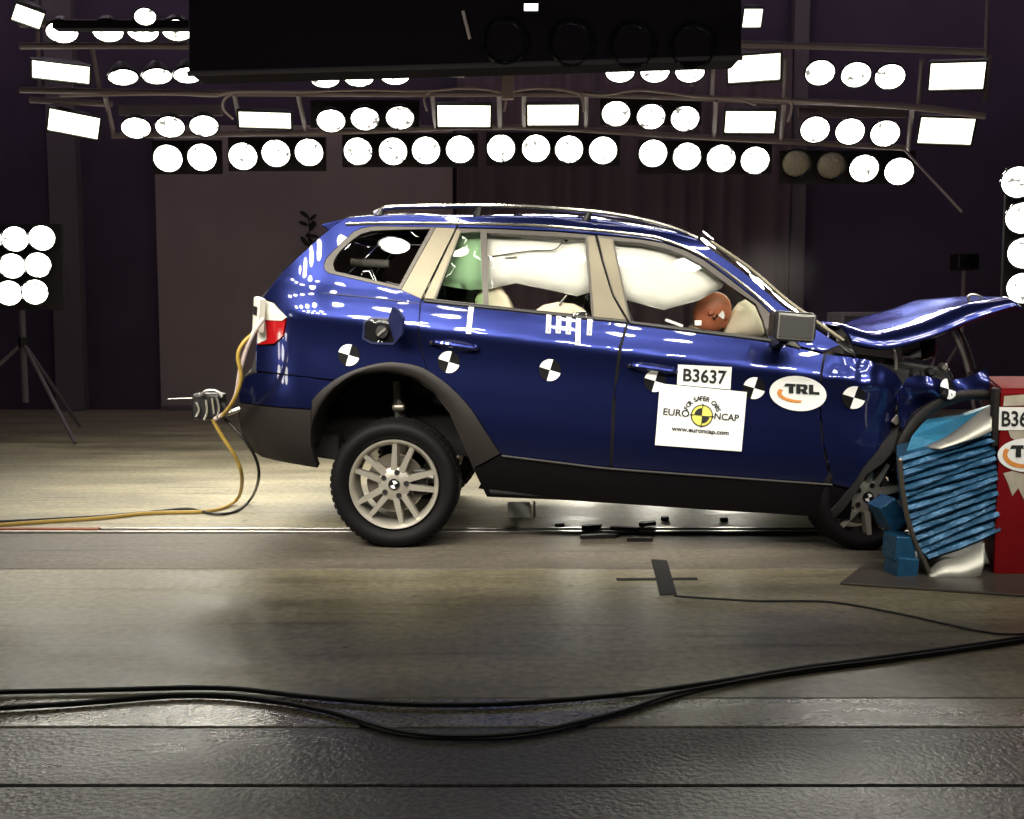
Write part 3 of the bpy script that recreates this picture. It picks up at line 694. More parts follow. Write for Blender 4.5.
# roof rails
for far in (False, True):
    vv = .34
    pts = [hit(x, y, vv) for (x, y) in ((374,213),(383,209),(396,207),(440,206),(500,206),(560,209),(610,214),(651,222),(680,231),(697,239))]
    if far: pts = [Vector((p.x, WIDTH - p.y, p.z)) for p in pts]
    rl = MB().tube(catmull(pts, 6), .014, 8).build('roof_rail', chrome, car, True)
    for (x, y) in ((382,212),(480,211),(590,216),(686,236)):
        p = hit(x, y, vv); q = hit(x, y - 4, vv)
        if far: p.y = q.y = WIDTH - vv
        MB().tube([p + Vector((-.02, 0, -.03)), q], [.026, .012], 8).build('rail_foot', blackg, rl, True)

# --- inner shell so that nothing shows through the gaps
shell = [(258,300),(284,274),(333,230),(348,222),(400,219),(560,221),(640,231),(697,244),(744,277),(800,322),(830,352),(826,480),(500,470),(474,470),(461,439),(450,414),(434,393),(413,378),(386,373),(356,376),(332,390),(316,415),(311,446),(280,455),(246,440),(244,400),(258,345)]
panel('inner_panel', shell, cabin, [q_hole, [(457,231),(590,236),(624,319),(428,299)], [(602,239),(664,246),(703,264),(756,302),(790,343),(634,322)]], off=.035, gap=0, sp=.06, thick=.01, mirror=True)
def ext(name, pts, v0, v1, m, parent=car, bev=.01):
    q = [hit(x, y, 0.1) for (x, y) in pts]; q = [Vector((p.x, v0, p.z)) for p in q]
    if area([(p.x, p.z) for p in q]) < 0: q = q[::-1]
    o = MB().prism(q, (0, v1 - v0, 0)).build(name, m, parent); return bevel(o, bev) if bev else o
ext('underbody', [(480,470),(826,486),(812,512),(640,503),(490,494)], .10, WIDTH - .10, dark)
ext('underbody_tail', [(260,440),(330,440),(330,466),(300,462),(262,452)], .32, WIDTH - .32, dark)
ext('cabin_floor', [(330,400),(480,400),(500,455),(826,476),(826,484),(480,468)], .5, WIDTH - .5, dark)
ext('rear_axle', [(375,478),(411,478),(411,492),(375,492)], .22, WIDTH - .22, dark)
ext('exhaust_box', [(275,456),(325,458),(325,474),(285,474)], .95, 1.45, dark, bev=.03)
# wheel houses
def wheelhouse(arc, depth):
    q = SS(arc, .02); V, Fc = [], []; k = len(q)
    for (u, w) in q:
        V.append((u, F(u, w) + .03, w)); V.append((u, depth, w))
    for i in range(k - 1): Fc.append((2*i, 2*i+1, 2*i+3, 2*i+2))
    Fc.append(tuple(2*i+1 for i in range(k)))
    for far in (False, True):
        obj('wheel_house', [(a, WIDTH - b, c) for (a, b, c) in V] if far else V, Fc, dark, car, False)
wheelhouse(arch_i, .46)
sh = [hit(396, 400, .3), hit(404, 455, .3)]
MB().tube([sh[0] + Vector((0, .02, .1)), sh[1]], .03, 10).build('shock_absorber', steel, car, True)
bevel(MB().box(hit(399, 408, .25) - Vector((.035, .03, .015)), hit(399, 408, .25) + Vector((.035, .05, .02))).build('spring_seat', disc_m, car), .012)

# --- wheels
def make_wheel():
    rt = .342
    t = MB()
    prf = [(.236,.05),(.25,.022),(.275,.004),(.30,.0),(.318,.008),(.330,.026),(.337,.05),(rt,.07),(rt,.10),(.334,.102),(.334,.108),(rt,.11),(rt,.142),(.334,.144),(.334,.15),(rt,.152),(rt,.18),(.337,.20),(.330,.222),(.318,.24),(.30,.248),(.275,.244),(.25,.226),(.236,.20)]
    t.lathe(prf, 96, closed=True)
    for k in range(56):
        for (y0, y1, da) in ((.022, .078, 0), (.172, .226, .5)):
            M = Matrix.Rotation(2 * math.pi * (k + da) / 56, 4, 'Y') @ Matrix.Translation((0, 0, .331))
            t.box((-.012, y0 + (.024 if y0 < .1 else 0), -.012), (.012, y1, .0105), M)
    rim = MB()
    rim.lathe([(.232,.050),(.238,.030),(.234,.022),(.226,.024),(.216,.036),(.208,.06),(.204,.12),(.206,.20),(.232,.215),(.232,.20),(.21,.19),(.208,.12),(.214,.06),(.232,.05)], 72)
    hub = [(.0,.040),(.03,.038),(.055,.040),(.085,.050),(.090,.07),(.0,.09)]
    rim.lathe(hub, 40)
    for k in range(5):
        for s in (-1, 1):
            a = 2 * math.pi * (k + .22) / 5
            M = Matrix.Rotation(a, 4, 'Y')
            x0, x1 = .020 * s, .048 * s
            for (wd0, wd1, y0, y1, dz) in ((.017, .011, .044, .036, 0),):
                v = [(x0-wd0,y0,.07),(x0+wd0,y0,.07),(x1+wd1,y1,.222),(x1-wd1,y1,.222),(x0-wd0*1.1,y0+.04,.07),(x0+wd0*1.1,y0+.04,.07),(x1+wd1*1.2,y1+.05,.215),(x1-wd1*1.2,y1+.05,.215)]
                rim.add([M @ Vector(p) for p in v], [(0,1,2,3)[::-1],(0,4,5,1)[::-1],(1,5,6,2)[::-1],(3,2,6,7)[::-1],(0,3,7,4)[::-1],(4,7,6,5)[::-1]])
    r = rim.build('wheel', alloy, car, True, 30)
    t.build('tyre', rubber, r, True, 40)
    MB().lathe([(.0,.10),(.15,.10),(.155,.104),(.155,.125),(.0,.125)], 48).build('brake_disc', disc_m, r, True, 30)
    ca = MB(); ca.box((.09,.085,-.07), (.165,.14,.07)); bevel(ca.build('brake_caliper', black, r), .01)
    MB().lathe([(.0,.030),(.026,.030),(.030,.034),(.031,.045)], 32).build('hub_cap', blackg, r, True, 30)
    for q in (0, 2):
        vs = [(0, .0285, 0)] + [(.021 * math.cos(R(90*q + 10*i + 20)), .0285, .021 * math.sin(R(90*q + 10*i + 20))) for i in range(10)]
        obj('hub_badge_quadrant', vs, [tuple(range(11))], white, r)
    for k in range(5):
        a = 2 * math.pi * (k + .22) / 5; c = Vector((.064 * math.sin(a), 0, .064 * math.cos(a)))
        MB().lathe([(.0,.0375),(.014,.0365),(.0145,.045)], 20, Matrix.Translation(c)).build('wheel_bolt', black, r, True, 30)
    return r
wh = make_wheel()
hub = hit(393, 485.5, .03)
wh.location = hub + Vector((0, 0, 0)); wh.rotation_euler = (0, R(-2), 0)
print('HUBZ', hub.z)
w2 = copy_tree(wh); w2.parent = car; w2.location = Vector((hub.x, WIDTH - .03, hub.z)); w2.rotation_euler = (0, R(20), R(180))
w3 = copy_tree(wh); w3.parent = car; fh = hit(868, 497, .12)
w3.location = Vector((fh.x, .06, fh.z)); w3.rotation_euler = (R(3), R(2), R(10))
for c_ in w3.children:
    if c_.name.startswith('tyre'): c_.scale = (.83, 1, .83)
panel('wheel_arch_liner', [(850,489),(836,506),(824,517),(830,523),(846,507),(858,490),(867,474),(882,464),(893,452),(900,426),(889,437),(874,452),(861,468)], dark, off=-.03, gap=0, sp=.02, thick=.05)
w4 = copy_tree(wh); w4.parent = car; w4.location = Vector((fh.x + .25, WIDTH - .03, .345)); w4.rotation_euler = (0, R(5), R(180))

# --- crushed front
fen = [(825,354),(845,356),(865,359),(885,366),(898,374),(905,383),(900,392),(898,404),(897,418),(890,434),(876,450),(862,466),(850,488),(832,484),(823,440),(820,400),(822,372)]
def crease(u, w):
    a = S(822, 400)[0]; b = S(900, 392)[0]; s = (u - a) / (b - a)
    return -.035 * math.sin(max(0, min(1, s)) * math.pi * .9) + .10 * max(0, s - .72) ** 1.2 * 1.5 + .014 * noise.noise(Vector((u * 9, w * 6, 1.3))) * max(0, min(1, s * 1.3)) + .022 * noise.noise(Vector((u * 15, w * 17, 7.7))) * max(0, min(1, (w - wcr(u) + .03) * 12)) * max(0, min(1, s * 3)) + .012 * noise.noise(Vector((u * 26, w * 12, 4.0))) * max(0, s - .55)
panel('front_wing', fen, paint, off=crease, sp=.016, thick=.012)
def tear(u, w):
    return -.02 + .035 * math.sin(u * 20 + w * 14) + .02 * noise.noise(Vector((u * 14, w * 14, 2)))
panel('torn_wing_panel', [(899,394),(906,378),(916,374),(934,377),(946,382),(965,377),(984,366),(986,392),(960,391),(936,399),(912,414),(897,430)], paint, off=tear, sp=.018, thick=.012)
fa_o = [(892,452),(894,440),(903,424),(914,411),(930,400),(948,393),(966,389),(984,390)]
fa_i = [(986,400),(968,399),(950,403),(936,409),(922,420),(911,434),(903,450),(899,466),(890,470)]
arch_strip('wheel_arch_trim', smooth2(fa_o), smooth2(fa_i[::-1]), clad, -.05, False)
fen_far = [(825,354),(845,356),(900,364),(960,374),(985,384),(985,400),(960,391),(930,400),(905,424),(894,450),(853,490),(832,484),(823,440),(820,400),(822,372)]
q = SS(fen_far); pts, tris = fill(q, [], .04)
obj('front_wing', [(u, WIDTH - F(u, w), w) for (u, w) in pts], [t[::-1] for t in tris], paint, car, True)
# broken wheel-house liner shreds and suspension behind the wing
ext('engine_block', [(838,352),(900,366),(960,378),(975,392),(930,400),(905,424),(892,450),(850,500),(828,478)], .30, WIDTH - .2, dark, bev=.03)
ext('crossmember', [(835,470),(900,480),(905,505),(838,512)], .35, WIDTH - .35, dark, bev=.03)
for (ln, m, r_) in (([(868,438),(876,430),(884,420)], steel, .012), ([(862,448),(868,440)], steel, .014), ([(886,424),(895,410),(905,400)], clad, .02), ([(870,470),(885,445),(898,425)], black, .03), ([(850,470),(872,452),(890,430)], black, .025)):
    MB().tube(catmull([hit(x, y, .12) for (x, y) in ln], 5), r_, 8).build('suspension_arm', m, car, True)
for (x, y, dx, dy) in ((896,420,7,9), (878,432,4,5), (843,478,5,3)):
    p = hit(x, y, .06); bevel(MB().box((-.5*dx/195, -.01, -.5*dy/195), (.5*dx/195, .01, .5*dy/195), Matrix.Translation(p) @ Matrix.Rotation(.6, 4, 'Y')).build('broken_bracket', disc_m, car), .004)
# raised bonnet: curved sheet hinged at the screen
hood_n = [hit(x, y, .20) for (x, y) in ((852,343),(872,347),(895,346),(930,336),(965,322),(1000,309),(1021,303))]
hood_n = [Vector((p.x, 0, p.z)) for p in catmull(hood_n, 6)]
V, Fc = [], []; ns = 33; k = len(hood_n)
for i, p in enumerate(hood_n):
    s = i / (k - 1)
    for j in range(ns):
        t = j / (ns - 1); e = 1 - abs(2 * t - 1); v = .17 + (WIDTH - .34) * t
        rise = .095 * (1 - (1 - min(1, e / .20)) ** 2.2) * (1 - .5 * s) + .012 * math.sin(math.pi * t) * (1 - s)
        buck = .008 * math.sin(9 * t + 11 * s) * math.sin(math.pi * s) + .004 * math.sin(19 * s + 5 * t)
        nose = -.03 * max(0, s - .93) / .07
        V.append((p.x - rise * .35, v, p.z + rise + buck * min(1, e * 8) + nose))
for i in range(k - 1):
    for j in range(ns - 1): Fc.append((i*ns+j, (i+1)*ns+j, (i+1)*ns+j+1, i*ns+j+1))
hood = obj('bonnet', V, Fc, paint, car, True); s = hood.modifiers.new('s', 'SOLIDIFY'); s.thickness = .018; s.offset = -1
hp = hit(974, 300, .5); MB().tube(catmull([hp + Vector(q) for q in ((-.02,0,-.02),(-.03,0,.02),(0,0,.03),(.04,0,.012),(.05,0,-.02))], 5), .007, 6).build('washer_hose', steel, hood, True)
for (a, b, v, r_, m) in (((891,346),(896,370),.25,.010,steel), ((952,332),(968,372),.35,.012,steel), ((936,343),(928,374),.7,.008,rig_m), ((958,328),(975,368),.42,.008,black)):
    MB().tube(catmull([hit(*a, v), hit((a[0]+b[0])/2 + 2, (a[1]+b[1])/2, v), hit(*b, v)], 5), r_, 8).build('bonnet_strut', m, car, True)
for (x, y, rr) in ((943,367,.022), (915,374,.03), (930,372,.025)):
    MB().lathe([(0,-.03),(rr*.6,-.03),(rr,-.015),(rr,.02)], 20, Matrix.Translation(hit(x, y, .3))).build('filler_cap', steel if x == 943 else black, car, True)
ext('engine_cover', [(905,360),(940,366),(975,372),(985,392),(940,388),(900,378)], .45, 1.2, black, bev=.02)
for (x, y, z) in ((982,342,.05),(987,352,.04),(1012,342,.04),(978,362,.03)):
    pass
ext('headlamp_pod', [(972,338),(990,332),(992,362),(975,368)], .9, 1.3, blackg, bev=.02)

# --- door mirror
mp = hit(793, 327, -.14)
mi = MB(); mi.box((-.105, -.10, -.072), (.105, .07, .075)); mir = mi.build('door_mirror', black, car); mir.location = mp + Vector((.0, .04, 0)); mir.rotation_euler = (0, R(4), R(0)); bevel(mir, .03, 4)
mg = MB(); mg.box((-.080, -.106, -.055), (.085, -.1, .057)); bevel(mg.build('mirror_glass', mat('mirror_silver', (.10,.10,.095), .2, .4), mir), .012, 3)
mb = MB(); mb.box((-.086, -.103, -.061), (.091, -.099, .063)); bevel(mb.build('mirror_rim', steel, mir), .01, 2)
ar = MB(); ar.tube([(-.02, .05, -.06), (-.03, .16, -.085)], [.03, .035], 8); ar.build('mirror_arm', black, mir, True)

# --- door handles
def handle(d, far, px, py):
    u, w = S(px, py); v = F(u, w); sgn = -1 if far else 1; base = (lambda p: Vector((p[0], WIDTH - p[1] if far else p[1], p[2])))
    rec = MB(); V = []
    ang = KCR
    cup = MB()
    pts = [(u + .10 * math.cos(a), w + KCR * .10 * math.cos(a) + .030 * math.sin(a)) for a in [R(15 * i) for i in range(24)]]
    cup.add([base((a, F(a, b) - .003, b)) for (a, b) in pts], [tuple(range(24)) if not far else tuple(range(24))[::-1]])
    cup.build('handle_recess', paint_in, d)
    hb = [base((u + du, F(u, w) - dv, w + KCR * du + dw)) for (du, dv, dw) in ((-.115,.004,.004),(-.095,.026,.006),(-.03,.034,.005),(.04,.032,.003),(.095,.022,.001),(.115,.003,0))]
    MB().tube(catmull(hb, 5), .013, 8).build('door_handle', paint, d, True)
    lk = base((u - .125, F(u, w) - .008, w - KCR * .125)); MB().lathe([(0, -.006), (.011, -.005), (.012, .01)], 16, Matrix.Translation(lk)).build('handle_lock', chrome, d, True)
for far in (False, True): handle(rdoor[far], far, 456, 346); handle(fdoor[far], far, 654, 369)

# --- open fuel flap
fu = panel('fuel_filler_recess', [(365,322),(372,319),(392,320),(396,326),(397,338),(392,343),(372,342),(364,338)], blackg, off=-.004, gap=0, sp=.02, thick=0)
panel('recess_rim', [(363,322),(371,317),(393,318),(398,325),(399,339),(393,345),(371,344),(362,339)], paint_in, [[(365,322),(372,319),(392,320),(396,326),(397,338),(392,343),(372,342),(364,338)]], off=-.007, gap=0, sp=.02, thick=.01, parent=fu)
c = hit(382, 332, -.012); MB().lathe([(0,-.012),(.03,-.010),(.036,0),(.036,.012)], 24, Matrix.Translation(c)).build('fuel_cap', black, fu, True)
MB().box((-.028,-.02,-.006), (.028,-.008,.006), Matrix.Translation(c) @ Matrix.Rotation(-.7, 4, 'Y')).build('cap_grip', steel, fu)
fl = [hit(390,320,-.01), hit(394,307,-.09), hit(400,310,-.13), hit(405,318,-.15), hit(404,334,-.13), hit(397,343,-.03)]
o = obj('fuel_flap', fl, [tuple(range(6))], paint_in, car); s = o.modifiers.new('s', 'SOLIDIFY'); s.thickness = .012

# --- crash-test targets
def disc_uw(px, py, r, off, a0=0, a1=360, n=28):
    u, w = S(px, py, off); k = math.atan(KCR)
    pts = [(r * math.cos(R(a0 + (a1 - a0) * i / n)), r * math.sin(R(a0 + (a1 - a0) * i / n))) for i in range(n + (a1 - a0 < 360))]
    if a1 - a0 < 360: pts = [(0, 0)] + pts
    return [(u + x * math.cos(k) - y * math.sin(k), w + x * math.sin(k) + y * math.cos(k)) for (x, y) in pts]
def marker(px, py, r, parent, off=-.004):
    f = off if not callable(off) else off
    o = panel('target_disc', disc_uw(px, py, r, 0), blackv, off=off, gap=0, sp=.025, thick=0, uw=True, parent=parent)
    off2 = (lambda u, w: off(u, w) - .002) if callable(off) else off - .002
    for a in (80, 260): panel('target_quadrant', disc_uw(px, py, r, 0, a, a + 90, 10), white, off=off2, gap=0, sp=.025, thick=0, uw=True, parent=o)
qp = [o for o in car.children if o.name.startswith('rear_quarter_panel')][0]
fw_ = [o for o in car.children if o.name.startswith('front_wing')][0]
def target(px, py, r, off=-.004):
    o = panel('crash_target', disc_uw(px, py, r, 0), blackv, off=off, gap=0, sp=.025, thick=0, uw=True)
    o2 = (lambda u, w: off(u, w) - .002) if callable(off) else off - .002
    for a in (80, 260): panel('white_quadrant', disc_uw(px, py, r, 0, a, a + 90, 10), white, off=o2, gap=0, sp=.025, thick=0, uw=True, parent=o)
for (x, y) in ((349,355), (449,362), (550,370), (655,381), (754,388)): target(x, y, .056)
target(852, 397, .058, lambda u, w: crease(u, w) - .006)
target(943, 388, .05, lambda u, w: tear(u, w) - .035)

# --- printed matter on the doors
def quadmap(c):
    (x0,y0),(x1,y1),(x2,y2),(x3,y3) = c      # tl tr br bl
    def f(a, b): # a right, b up
        tx, ty = x0 + (x1-x0)*a, y0 + (y1-y0)*a; bx, by = x3 + (x2-x3)*a, y3 + (y2-y3)*a
        return (bx + (tx-bx)*b, by + (ty-by)*b)
    return f
def text_mesh(s, bold=0.0):
    cu_ = bpy.data.curves.new('lettering', 'FONT'); cu_.body = s; cu_.size = 1; cu_.offset = bold; cu_.resolution_u = 3
    o = bpy.data.objects.new('lettering', cu_); C.objects.link(o); bpy.context.view_layer.update()
    me = bpy.data.meshes.new_from_object(o.evaluated_get(bpy.context.evaluated_depsgraph_get()))
    V = [(p.co.x, p.co.y) for p in me.vertices]; Fc = [tuple(q.vertices) for q in me.polygons]
    bpy.data.objects.remove(o); bpy.data.meshes.remove(me); bpy.data.curves.remove(cu_)
    return V, Fc
def put(name, V, Fc, m, parent, f, box, off):
    """flat 2-D mesh -> box (a0,b0,a1,b1) of a sticker -> skin of the car"""
    xs, ys = [p[0] for p in V], [p[1] for p in V]; x0, x1, y0, y1 = min(xs), max(xs), min(ys), max(ys)
    out = []
    for (x, y) in V:
        a = box[0] + (box[2]-box[0]) * (x-x0) / (x1-x0); b = box[1] + (box[3]-box[1]) * (y-y0) / (y1-y0)
        u, w = S(*f(a, b)); out.append((u, F(u, w) + off, w))
    n = sum((Vector(out[q[1]]) - Vector(out[q[0]])).cross(Vector(out[q[2]]) - Vector(out[q[0]])).y for q in Fc)
    if n > 0: Fc = [t[::-1] for t in Fc]
    return obj(name, out, Fc, m, parent)
def polymesh(polys):
    V, Fc = [], []
    for p in polys:
        n = len(V); V += p; Fc += [tuple(range(n, n + len(p)))]
    return V, Fc
LOGO = [[(0,.70),(.15,1),(.98,1),(.98,.70)], [(.42,0),(.42,.7),(.80,.7),(.80,0)], [(1.04,0),(1.04,1),(1.4,1),(1.4,0)], [(1.4,.74),(1.4,1),(1.82,1),(2.0,.9),(2.0,.74)], [(1.66,.42),(1.66,.74),(2.0,.74),(2.0,.55),(1.92,.42)],
        [(1.4,.28),(1.4,.5),(1.66,.5),(1.66,.42),(1.92,.42),(1.86,.36),(1.7,.28)], [(1.45,.28),(1.7,.28),(1.86,.36),(2.05,0),(1.66,0)], [(2.12,0),(2.12,1),(2.5,1),(2.5,.28),(2.5,0)], [(2.5,0),(2.5,.28),(2.98,.28),(3.05,0)]]
def swoosh():
    a = [(-.05 + .55 * 0 + 1.0 - 1.25 * math.cos(t), .25 - .62 * math.sin(t)) for t in [R(-28 + 128 * i / 14) for i in range(15)]]
    b = [(1.05 - 1.08 * math.cos(t), .25 - .44 * math.sin(t)) for t in [R(-28 + 128 * i / 14) for i in range(15)]]
    V = a + b; return V, [(i, i + 1, 16 + i, 15 + i) for i in range(14)]
def plate(name, c, m, parent, off=-.004): return panel(name, c, m, off=off, gap=0, sp=.03, thick=0, parent=parent)
cs = [(660,383.5),(747,392),(741.5,451.5),(655,445)]; FDn = car
big = plate('square_sticker', cs, white, car, -.011); f = quadmap(cs)
put('lettering', *text_mesh('EURO', .022), blackp, big, f, (.06,.50,.362,.615), -.015)
put('lettering', *text_mesh('NCAP', .022), blackp, big, f, (.648,.50,.93,.615), -.015)
def arcs(cx, cy, r0, r1, a0, a1, n, asp=86/60):
    V = []
    for i in range(n + 1):
        t = R(a0 + (a1 - a0) * i / n); V += [(cx + r0 * math.cos(t), cy + r0 * asp * math.sin(t)), (cx + r1 * math.cos(t), cy + r1 * asp * math.sin(t))]
    return V, [(2*i, 2*i+1, 2*i+3, 2*i+2) for i in range(n)]
def putraw(name, V, Fc, m, parent, f, off):
    xs, ys = [p[0] for p in V], [p[1] for p in V]; return put(name, V, Fc, m, parent, f, (min(xs), min(ys), max(xs), max(ys)), off)
putraw('yellow_disc', *arcs(.505, .545, .0, .118, 0, 360, 32), yellowp, big, f, -.0135)
putraw('disc_ring', *arcs(.505, .545, .115, .128, 0, 360, 36), blackp, big, f, -.015)
for a in (90, 270): putraw('disc_quadrant', *arcs(.505, .545, .0, .088, a, a + 90, 8), blackp, big, f, -.0165)
for a in (0, 90, 180, 270): putraw('disc_tick', *arcs(.505, .545, .088, .138, a - 3, a + 3, 1), blackp, big, f, -.0165)
V, Fc = [], []
for i, ch in enumerate('FOR SAFER CARS'):
    if ch == ' ': continue
    tv, tf = text_mesh(ch, .03); a = R(158 - 136 * i / 13); n0 = len(V)
    for (x, y) in tv:
        x = (x - .32) * .075; y = y * .075; rx, ry = x * math.sin(a) + (.172 + y) * math.cos(a), -x * math.cos(a) + (.172 + y) * math.sin(a)
        V.append((.505 + rx, .545 + ry * 86 / 60))
    Fc += [tuple(i_ + n0 for i_ in q) for q in tf]
putraw('lettering', V, Fc, blackp, big, f, -.015)
put('lettering', *text_mesh('www.euroncap.com', .03), blackp, big, f, (.17,.235,.83,.315), -.015)
cs = [(678,364.5),(732,367),(730.5,389.5),(677,384.5)]; pl = plate('number_sticker', cs, white, car, -.014); f = quadmap(cs)
put('lettering', *text_mesh('B3637', .02), blackp, pl, f, (.10,.20,.90,.84), -.018)
ov = [(798 + 28.5 * math.cos(R(10*i)) , 393.5 - 17.5 * math.sin(R(10*i)) + 3 * math.cos(R(10*i)) * .6) for i in range(36)]
ovl = plate('oval_sticker', ov, white, car, -.009)
f = quadmap([(770,376),(826,379),(826,411),(770,408)])
put('logo_lettering', *polymesh(LOGO), blackp, ovl, f, (.24,.50,.88,.80), -.013)
put('logo_swoosh', *swoosh(), orangep, ovl, f, (.12,.22,.56,.62), -.0125)
# scale bars on the rear door
for (x, y0, y1) in ((549,313,333),(559,315,333),(569,315,334),(578.5,317,345),(590,317,335)):
    b_ = plate('scale_bar', [(x-2.4,y0),(x+2.4,y0+.4),(x+1.6,y1+.3),(x-3.2,y1)], white, car, -.006)
    for yy in (y0 + 3, y1 - 3): panel('scale_dot', disc_uw(x - .6, yy, .005, 0, n=8), blackp, off=-.008, gap=0, sp=.05, thick=0, uw=True, parent=b_)
plate('tape_strip', [(469,305),(474,305.5),(471,334),(466,333.5)], white, car, -.006)

# --- cabin
def seat(u, v, w, rot, nm='seat'):
    mb = MB(); mb.box((-.26, -.25, .0), (.26, .25, .15)); o = mb.build(nm, seatm, car); o.location = (u, v, w); o.rotation_euler = (0, R(7), 0); bevel(o, .05, 3)
    b = MB(); b.box((-.34, -.24, .08), (-.20, .24, .68), Matrix.Rotation(R(-14), 4, 'Y')); bevel(b.build('seat_back', seatm, o), .05, 3)
    h = MB(); h.box((-.33, -.13, .70), (-.22, .13, .88), Matrix.Rotation(R(-14), 4, 'Y')); bevel(h.build('head_restraint', seatm, o), .04, 3)
    return o
pf = hit(640, 400, .5); pr_ = hit(480, 380, .5)
for v in (.52, WIDTH - .52): seat(pf.x, v, pf.z - .15, 0, 'front_seat')
mb = MB(); mb.box((-.26, -.66, .0), (.26, .66, .16)); rs = mb.build('rear_seat', seatm, car); rs.location = (pr_.x, WIDTH / 2, pr_.z - .15); rs.rotation_euler = (0, R(7), 0); bevel(rs, .05, 3)
b = MB(); b.box((-.34, -.66, .1), (-.2, .66, .62), Matrix.Rotation(R(-12), 4, 'Y')); bevel(b.build('seat_back', seatm, rs), .05, 3)
for v in (-.4, .4):
    h = MB(); h.box((-.32, v - .12, .63), (-.22, v + .12, .78), Matrix.Rotation(R(-12), 4, 'Y')); bevel(h.build('head_restraint', seatm, rs), .04, 3)
ext('dashboard', [(752,338),(800,340),(838,352),(832,400),(770,388),(750,350)], .14, WIDTH - .14, cabin, bev=.04)
sw = hit(752, 352, .5); MB().tube([sw + Matrix.Rotation(R(-62), 4, 'Y') @ Vector((.18 * math.cos(R(10*i)), .18 * math.sin(R(10*i)), 0)) for i in range(36)], .014, 8, True).build('steering_wheel', black, car, True)
# side items seen over the belt line
for (x, y, w_, h_) in ((673,323,10,3), (680,326,5,3), (698,323,6,5), (370,262,24,8)):
    pass
mb = MB(); p = hit(698, 323, .30); mb.box((-.018,-.01,-.014), (.018,.01,.014), Matrix.Translation(p)); bevel(mb.build('white_tag', white, car), .003)
mb = MB(); p = hit(674, 323, .32); mb.box((-.05,-.01,-.008), (.05,.01,.008), Matrix.Translation(p) @ Matrix.Rotation(.35, 4, 'Y')); bevel(mb.build('white_tag', white, car), .003)

MB().tube([hit(351, 262, .42), hit(363, 263, .42)], .022, 12).build('pale_tube', clearlens, car, True)  # pale two-part tube forms the white strip in the quarter window
MB().tube([hit(363, 263, .42), hit(389, 264, .42)], .023, 12).build('pale_tube', white, car, True)
# puffed cloth shape between two flat outlines
def pillow(name, px, v, depth, m, parent, sp=.03, round_=.12, lean=.0, label=None):
    q = [hit(x, y, v) for (x, y) in px]; poly = [(p.x, p.z) for p in q]
    if area(poly) < 0: poly = poly[::-1]
    pts, tris = fill(poly, [], sp); z0 = min(p[1] for p in poly)
    dl = densify(poly, sp); h = []
    for p in pts:
        d = min(1, segdist(p, poly) / round_); h.append(depth * math.sqrt(max(0, 1 - (1 - d) ** 2)) + .004 * math.sin(p[0] * 30 + p[1] * 11))
    n = len(pts)
    V = [(u, v - hh + lean * (w - z0), w) for (u, w), hh in zip(pts, h)] + [(u, v + hh + .002 + lean * (w - z0), w) for (u, w), hh in zip(pts, h)]
    Fc = list(tris) + [tuple(i + n for i in t[::-1]) for t in tris]
    return obj(name, V, Fc, m, parent, True)
cb = pillow('curtain_airbag', [(446,232),(470,229),(540,231),(562,236),(566,242),(575,234),(600,237),(618,240),(640,242),(680,252),(702,268),(726,281),(722,288),(700,300),(664,310),(645,305),(615,297),(600,290),(577,296),(545,289),(516,283),(488,289),(470,290),(440,285),(440,262)], .27, .045, bagm, car, round_=.09, lean=.16)
cb['label'] = 'inflated white curtain airbag'
# tether fold lines of the airbag
for ln in ([(488,257),(530,251),(553,250),(562,243)], [(505,258),(517,257)]):
    MB().tube(catmull([hit(x, y, .262) for (x, y) in ln], 5), .003, 5).build('fold_seam', trim, cb, True)
MB().tube([hit(567, 295, .3), hit(559, 305, .3)], .006, 6).build('airbag_tether', steel, cb, True)
sb = pillow('steering_wheel_airbag', [(722,337),(725,325),(731,312),(738,303),(746,299),(755,303),(762,315),(766,330),(764,342),(745,345)], .50, .20, cream, car, round_=.14)
sb['label'] = 'cream steering wheel airbag'

# crash-test dummy leaning into the airbag
def skin_body(name, joints, edges, m, parent, sub=2):
    me = bpy.data.meshes.new(name); me.from_pydata([tuple(j[0]) for j in joints], edges, []); me.materials.append(m)
    o = bpy.data.objects.new(name, me); C.objects.link(o); o.parent = parent
    s = o.modifiers.new('skin', 'SKIN'); s.use_smooth_shade = True
    for i, j in enumerate(joints):
        sv = me.skin_vertices[0].data[i]; sv.radius = j[1] if isinstance(j[1], tuple) else (j[1], j[1]); sv.use_root = (i == 0)
    d = o.modifiers.new('sub', 'SUBSURF'); d.levels = d.render_levels = sub
    return o
hd = hit(712, 312, .46)
dm = thing('crash_test_dummy', 'orange-faced crash dummy driver pressed forward into the cream airbag', 'dummy', toworld((pf.x - .05, .5, pf.z)), (0, 0, -YAW))
dmo = Vector((pf.x - .05, .5, pf.z))
def J(u, v, w): return Vector((u, v, w)) - dmo
hx, hz = hd.x, hd.z; bx_, bz = pf.x - .08, pf.z + .06
ch = (bx_ * .45 + hx * .55 - .03, bz + (hz - bz) * .55)
